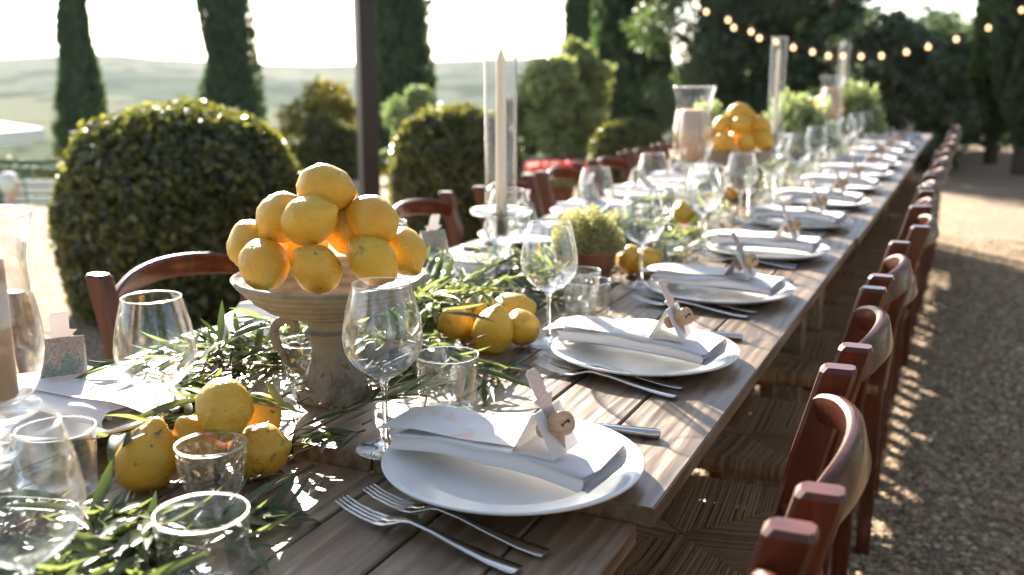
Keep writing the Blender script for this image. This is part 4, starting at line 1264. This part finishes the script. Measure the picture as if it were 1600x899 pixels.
NEAR = [((230, 718), 0.035, (.2, .9, .3), 'loose lemon at the left, crossed by a dark leaf', 1.06),
        ((313, 698), 0.035, (-.2, .5, -.2), 'loose lemon in the bottom row beside the cut tumbler', 1.04),
        ((402, 704), 0.034, (.8, .2, -.2), 'loose lemon at the right below the stone bowl', .98),
        ((351, 638), 0.092, (.15, -.6, -.75), 'loose blemished lemon sitting on top of the nearest pile', .97),
        ((398, 655), 0.040, (.3, .2, .6), 'loose lemon at the back of the nearest pile', .98)]
for (px, py), z, ax, w, s in NEAR:
    p = onz(px, py, TZ1 + z); 
    if p.y > .98: p = onz(px, py, TZ + z)
    lemon(p, 'yellow ' + w, 'loose lemons on the table', cam_axis(*ax), s)
SEC = [((712, 509), .034, (-.3, .5, -.5), 'loose lemon at the left of the second group, behind a leaf', .93),
       ((770, 518), .036, (.25, .95, -.1), 'loose lemon in the middle of the second group', 1.04),
       ((814, 512), .034, (.2, -.3, .5), 'loose lemon at the right of the second group', .93),
       ((799, 488), .048, (.7, .2, .2), 'loose lemon raised at the back of the second group', 1.0),
       ((738, 490), .034, (.3, .1, .9), 'loose lemon peeping between the second group lemons', .85),
       ((985, 405), .036, (.2, .2, .4), 'loose lemon right of the thyme pot', .95),
       ((1008, 408), .034, (.6, .3, .1), 'loose lemon beside the tumbler right of the thyme pot', .95),
       ((1068, 332), .050, (.2, .3, .6), 'loose lemon on leaves below the second pillar candle vase', 1.0),
       ((1092, 338), .034, (.5, -.3, .6), 'loose lemon right below the second pillar candle vase', .95),
       ((1148, 300), .034, (.5, -.3, .6), 'loose lemon at the foot of the second stone bowl', .95)]
for (px, py), z, ax, w, s in SEC:
    lemon(onz(px, py, TZ + z), 'yellow ' + w, 'loose lemons on the table', cam_axis(*ax), s)

# ------------------------------------------------------------------ candle holders
def tall_holder(p, words, h=.345):
    t = thing('candle_holder', words, 'candle holder', p, 0, 'tall glass cylinder candle holders')
    foot = [(0, 0), (.046, 0), (.047, .004)] + smoothp([(.043, .012), (.032, .035), (.021, .058), (.0165, .072), (.021, .078), (.027, .085), (.0205, .093), (.017, .100), (.030, .112), (.037, .125), (.038, .140), (.034, .152)], 3) + [(.034, .163), (.064, .164), (.0675, .167), (.0675, .173), (.065, .1755), (.040, .1750), (.037, .170), (.018, .150), (.016, .120), (0, .118)]
    obj('pedestal', MB().lathe(foot, 40, mod=lambda a, r, z: 1 + (.035 * math.cos(10 * a) if .008 < z < .10 else 0)).mesh('pedestal', M['stemglass'], True, 50), t)
    R = .0345
    obj('glass_cylinder', MB().lathe([(R - .002, .176), (R, .176), (R, .176 + h - .001), (R - .0010, .176 + h), (R - .002, .176 + h - .001), (R - .002, .1765)], 48).mesh('glass_cylinder', M['glass'], True, 50), t)
    obj('rim', torus(R - .001, .176 + h, .0014).mesh('rim', M['rimglass']), t)
    return t
def taper(p, words, h=.405, r=.0125):
    t = thing('taper_candle', words, 'candle', p, 0, 'ivory taper candles')
    obj('wax', MB().lathe([(0, 0), (r, 0), (r, .03), (r * .93, h * .6), (r * .80, h - .022), (r * .5, h - .008), (.003, h), (0, h)], 24).mesh('wax', M['wax'], True, 60), t)
    obj('wick', MB().tube([(0, 0, h - .002), (.001, 0, h + .012), (.006, .002, h + .022)], .0016, 6).mesh('wick', M['wick']), t)
def vase(p, words, s=1.0):
    t = thing('candle_vase', words, 'candle vase', p, 0, 'hurricane vases with pillar candles')
    ped = [(0, 0), (.060, 0), (.062, .004)] + smoothp([(.055, .014), (.030, .038), (.016, .058), (.015, .068), (.024, .080), (.030, .088), (.022, .097), (.016, .108), (.028, .122), (.052, .134)], 3) + [(.056, .142), (.050, .148), (0, .148)]
    obj('pedestal', MB().lathe(ped, 40).mesh('pedestal', M['stemglass'], True, 50), t)
    o = smoothp([(.030, .1495), (.046, .156), (.058, .180), (.0650, .215), (.0640, .25), (.0575, .29), (.0545, .32), (.0580, .350), (.0655, .378), (.0665, .384)], 4)
    i_ = [(r - .0022, z + .001) for r, z in o][::-1]
    obj('glass_body', MB().lathe(o + [(.0655, .3855)] + i_ + [(0, .1510)], 44).mesh('glass_body', M['glass']), t)
    obj('rim', torus(.0658, .3853, .0018).mesh('rim', M['rimglass']), t)
    if s != 1: t.scale = (s,) * 3
    return t
def pillar(p, words, r, h):
    t = thing('pillar_candle', words, 'candle', p, 0, 'blush pillar candles')
    obj('wax', MB().lathe([(0, 0), (r - .002, 0), (r, .002), (r, h - .003), (r - .003, h), (r * .4, h - .002), (0, h - .003)], 32).mesh('wax', M['blush'], True, 60), t)
    obj('wick', MB().tube([(0, 0, h - .004), (0, 0, h + .014)], .0012, 6).mesh('wick', M['wick']), t)

h1 = onz(783, 452, TZ)
H1 = (h1.x, h1.y)
tall_holder((H1[0], H1[1], TZ), 'nearest tall glass cylinder on a ribbed glass pedestal behind the second loose lemons', .335)
taper((H1[0] + .001, H1[1], TZ + .121), 'tall ivory taper candle in the nearest glass cylinder', .385)
h2 = onz(1207, 268, TZ)
tall_holder((h2.x, h2.y, TZ), 'middle tall glass cylinder candle holder behind the second lemon bowl', .43)
taper((h2.x, h2.y, TZ + .121), 'ivory taper candle in the middle glass cylinder', .43)
h3 = onz(1310, 222, TZ)
tall_holder((h3.x, h3.y, TZ), 'farthest tall glass cylinder candle holder near the table end', .45)
taper((h3.x, h3.y, TZ + .121), 'ivory taper candle in the farthest glass cylinder', .40)
v1 = (-.946, .700)
vase((v1[0], v1[1], TZ1), 'blurred clear glass vase on a pedestal at the left edge of the view', .88)
pillar((v1[0], v1[1], TZ1 + .136), 'blush pillar candle in the left edge vase', .027, .155)
v2 = onz(1078, 326, TZ)
vase((v2.x, v2.y, TZ), 'flared glass vase on a pedestal left of the second lemon bowl', 1.06)
pillar((v2.x, v2.y, TZ + .163), 'blush pillar candle in the vase left of the second lemon bowl', .042, .17)
v3 = onz(1294, 232, TZ)
vase((v3.x, v3.y, TZ), 'farthest glass vase beside the farthest lemon bowl', 1.1)
pillar((v3.x, v3.y, TZ + .168), 'blush pillar candle in the farthest vase', .045, .19)

# ------------------------------------------------------------------ herb pots
def herb_pot(p, words, pr, ph, fr, fh, n, leaf, m, name='herb_pot', tall=False):
    t = thing(name, words, 'potted herb', p)
    obj('pot', MB().lathe([(0, 0), (pr * .74, 0), (pr * .96, ph * .80), (pr * 1.04, ph * .80), (pr * 1.06, ph), (pr * .96, ph), (pr * .92, ph * .86), (0, ph * .86)], 32).mesh('pot', M['terracotta'], True, 40), t)
    obj('soil', MB().lathe([(pr * .93, ph * .90), (pr * .5, ph * .95), (0, ph * .97)], 20).mesh('soil', M['soil']), t)
    d = runit(n); d[:, 2] = np.abs(d[:, 2]) - (.02 if not tall else .1)
    AVOID.append((p[0], p[1], pr * 1.1, p[2] + .12)); AVOID.append((p[0] - HEAD.x * .09, p[1] - HEAD.y * .09, pr, p[2] + .12))
    sp = nrg.uniform(.25, 1, n) ** .5
    sp = sp * (1 + lump(d * 3.0, 1.0, .5 if tall else .22))
    P = d * sp[:, None] * np.array([fr, fr, fh]) + np.array([0, 0, ph * .9])
    D = d + runit(n) * .7; D /= np.linalg.norm(D, axis=1, keepdims=True)
    V, F = leaf_quads(P, D, runit(n), nrg.uniform(.7, 1.4, n) * leaf, nrg.uniform(.4, .7, n) * leaf)
    obj('foliage', np_mesh('foliage', V, F4=F, mat=M[m]), t)
    b = MB()
    for q in range(46):
        a = q * 2.4; e = .25 + .75 * ((q * 37) % 46) / 46
        b.tube([(math.cos(a) * pr * .3, math.sin(a) * pr * .3, ph * .9), (math.cos(a) * fr * e * .6, math.sin(a) * fr * e * .6, ph * .9 + fh * .55), (math.cos(a) * fr * e * .9, math.sin(a) * fr * e * .9, ph * .9 + fh * (1.0 - .5 * e))], .0009 * (2 if tall else 1), 4)
    obj('stems', b.mesh('stems', M['twig']), t)
pt = onz(917, 436, TZ)
herb_pot((pt.x, pt.y, TZ), 'low terracotta pot of pale flowering thyme behind the wine glass', .068, .078, .088, .095, 11000, .0065, 'thyme')
pt = onz(1243, 250, TZ)
herb_pot((pt.x, pt.y, TZ), 'tall leafy light green herb in a pot right of the middle glass cylinder', 0.08, .10, .20, .25, 4200, .032, 'herb', tall=True)
pt = onz(1335, 222, TZ)
herb_pot((pt.x, pt.y, TZ), 'light green herb in a pot behind the farthest lemon bowl', .085, .10, .18, .30, 3000, .035, 'herb', tall=True)
pt = onz(1160, 268, TZ)
herb_pot((pt.x - .22, pt.y + .25, TZ), 'leafy green herb in a pot behind the second lemon bowl', .08, .10, .14, .22, 2400, .030, 'herb', tall=True)

# ------------------------------------------------------------------ leafy garlands down the centre
def leaf_geo(L, w, curl, fold, n=6):
    vs = []
    for i in range(n + 1):
        f = i / n
        ww = w * (math.sin(PI * min(1, f * .93 + .05)) ** .85) * (1 - .25 * f)
        if i == n: ww = .0003
        a = curl * f
        x = L * (math.sin(a) / curl if abs(curl) > 1e-3 else f); z = -L * ((1 - math.cos(a)) / curl if abs(curl) > 1e-3 else 0)
        vs += [(x, -ww / 2, z + fold * ww), (x, 0, z), (x, ww / 2, z + fold * ww)]
    fs = []
    for i in range(n):
        a = i * 3
        fs += [(a, a + 3, a + 4, a + 1), (a + 1, a + 4, a + 5, a + 2)]
    return vs, fs
LEAFS = [leaf_geo(.072, .0165, .5, .22), leaf_geo(.080, .0135, -.45, .28), leaf_geo(.064, .0185, .9, .18), leaf_geo(.090, .0130, .25, .3)]
AVOID.append((BX, BY, .05, TZ + .1)); AVOID.append((H1[0], H1[1], .05, TZ + .15))
LEAFM = [MB().add(v, f).mesh('leaf', M['olive']) for v, f in LEAFS]
LNP = [(np.array(v), np.array(f)) for v, f in LEAFS]

def blocked(q):
    for x, y, r, zm in AVOID:
        if abs(q.x - x) < r and abs(q.y - y) < r and (q.x - x) ** 2 + (q.y - y) ** 2 < r * r:
            if (zm > 0 and q.z < zm) or (zm < 0 and q.z > -zm): return True
    return False

def garland(words, y0, y1, ntw, centre, half, zfun, seed, parts=True, base=0.004, lift=1.0, pref=None):
    r = random.Random(seed)
    t = thing('leafy_garland', words, 'garland', (centre((y0 + y1) / 2), (y0 + y1) / 2, TZ), 0, 'leafy garlands down the table centre')
    o0 = Vector(t.location)
    mats_ = []; tw_paths = []
    for q in range(ntw):
        y = y0 + (y1 - y0) * ((q + r.random()) / ntw)
        if y0 < 1 and q % 3 == 0: y = r.uniform(.92, 1.42)
        x = centre(y) + half(y) * r.uniform(-.85, .75)
        z = zfun(y) + base + r.random() ** 1.6 * (.034 + .035 * math.exp(-((y - 1.15) / .22) ** 2)) * lift
        an = r.choice((1, -1)) * PI / 2 + r.uniform(-1.15, 1.15)
        L = r.uniform(.15, .27); el = r.uniform(-.05, .5) * lift
        p = Vector((x, y, z)); d = Vector((math.cos(an) * math.cos(el), math.sin(an) * math.cos(el), math.sin(el)))
        path = [p.copy()]; ns = 12; bend = r.uniform(-.12, .12)
        for i in range(ns):
            d = Matrix.Rotation(bend, 3, 'Z') @ d
            d.z -= .055 * (1 if lift >= 1 else .8)
            d.normalize(); p = p + d * (L / ns)
            if p.z < zfun(p.y) + .004: p.z = zfun(p.y) + .004; d.z = abs(d.z) * .2
            xc_, hh = centre(p.y), half(p.y)
            if abs(p.x - xc_) > hh * 1.15: p.x = xc_ + math.copysign(hh * 1.15, p.x - xc_)
            path.append(p.copy())
            if blocked(p): break
            for sg in ((1, -1) if i % 2 == 0 else (r.choice((1, -1)),)):
                la = sg * r.uniform(.35, .95)
                ld = (Matrix.Rotation(la, 3, 'Z') @ d); ld.z += r.uniform(-.12, .42) * lift; ld.normalize()
                if p.z < zfun(p.y) + .02: ld.z = max(ld.z, -.02 + .1 * r.random())
                tip = p + ld * .07
                if abs(tip.x - xc_) > hh * 1.35: continue
                nrm = Vector((r.uniform(-.6, .6), r.uniform(-.6, .6), 1)); nrm = (nrm - ld * nrm.dot(ld)).normalized()
                yv = nrm.cross(ld)
                s = r.uniform(.62, 1.12)
                if any(blocked(p + ld * (e * s)) for e in (.0, .018, .036, .054, .072, .090)): continue
                m = Matrix(((ld.x * s, yv.x * s, nrm.x * s, p.x), (ld.y * s, yv.y * s, nrm.y * s, p.y), (ld.z * s, yv.z * s, nrm.z * s, p.z), (0, 0, 0, 1)))
                mats_.append((r.randrange(4), m))
        tw_paths.append(path)
    for pth in tw_paths:
        obj('twig', MB().tube([q - o0 for q in pth], [.0017 - .0009 * i / len(pth) for i in range(len(pth))], 4).mesh('twig', M['twig']), t)
    cz = Vector((0, 0, CAM_Z))
    mats_.sort(key=lambda a: (a[1].translation - (pref or cz)).length - 3.0 * a[1].translation.z)
    npart = 300 if parts else 0
    for ki, m in mats_[:npart]:
        l = bpy.data.objects.new('leaf', LEAFM[ki]); COL.objects.link(l); l.parent = t
        l.matrix_basis = Matrix.Translation(-o0) @ m
    VV = []; FF = []; off = 0
    for ki, m in mats_[npart:]:
        V, F = LNP[ki]; A = np.array(m)
        VV.append(V @ A[:3, :3].T + A[:3, 3] - np.array(o0)); FF.append(F + off); off += len(V)
    o = obj('leaf_mass', np_mesh('leaf_mass', np.concatenate(VV), F4=np.concatenate(FF), mat=M['olive'], smooth=True), t)
    o['kind'] = 'stuff'
    return len(mats_)
def zt(y): return TZ if y > .975 else TZ1
c1 = lambda y: -.765 if y < .8 else (-.765 - (y - .8) * .28 if y < 1.1 else -.85)
hf1 = lambda y: .145 if y < .75 else (.122 if y < .98 else .205)
garland('nearest leafy green garland around the first stone bowl and loose lemons', .40, 1.44, 250, c1, hf1, zt, 5)
garland('second leafy garland under the tall glass candle holder and thyme pot', 1.40, 2.75, 130, lambda y: -.865 + (y - 1.4) * .05, lambda y: .15, zt, 9, lift=1.2)
garland('farther leafy garland running between the far glasses to the table end', 2.75, 7.6, 120, lambda y: -.81, lambda y: .14, zt, 12, parts=False, lift=1.1)

# keep every leaf garland, lemon and dish at its own place: nothing below is scattered at render time
print('objects', len(bpy.data.objects))
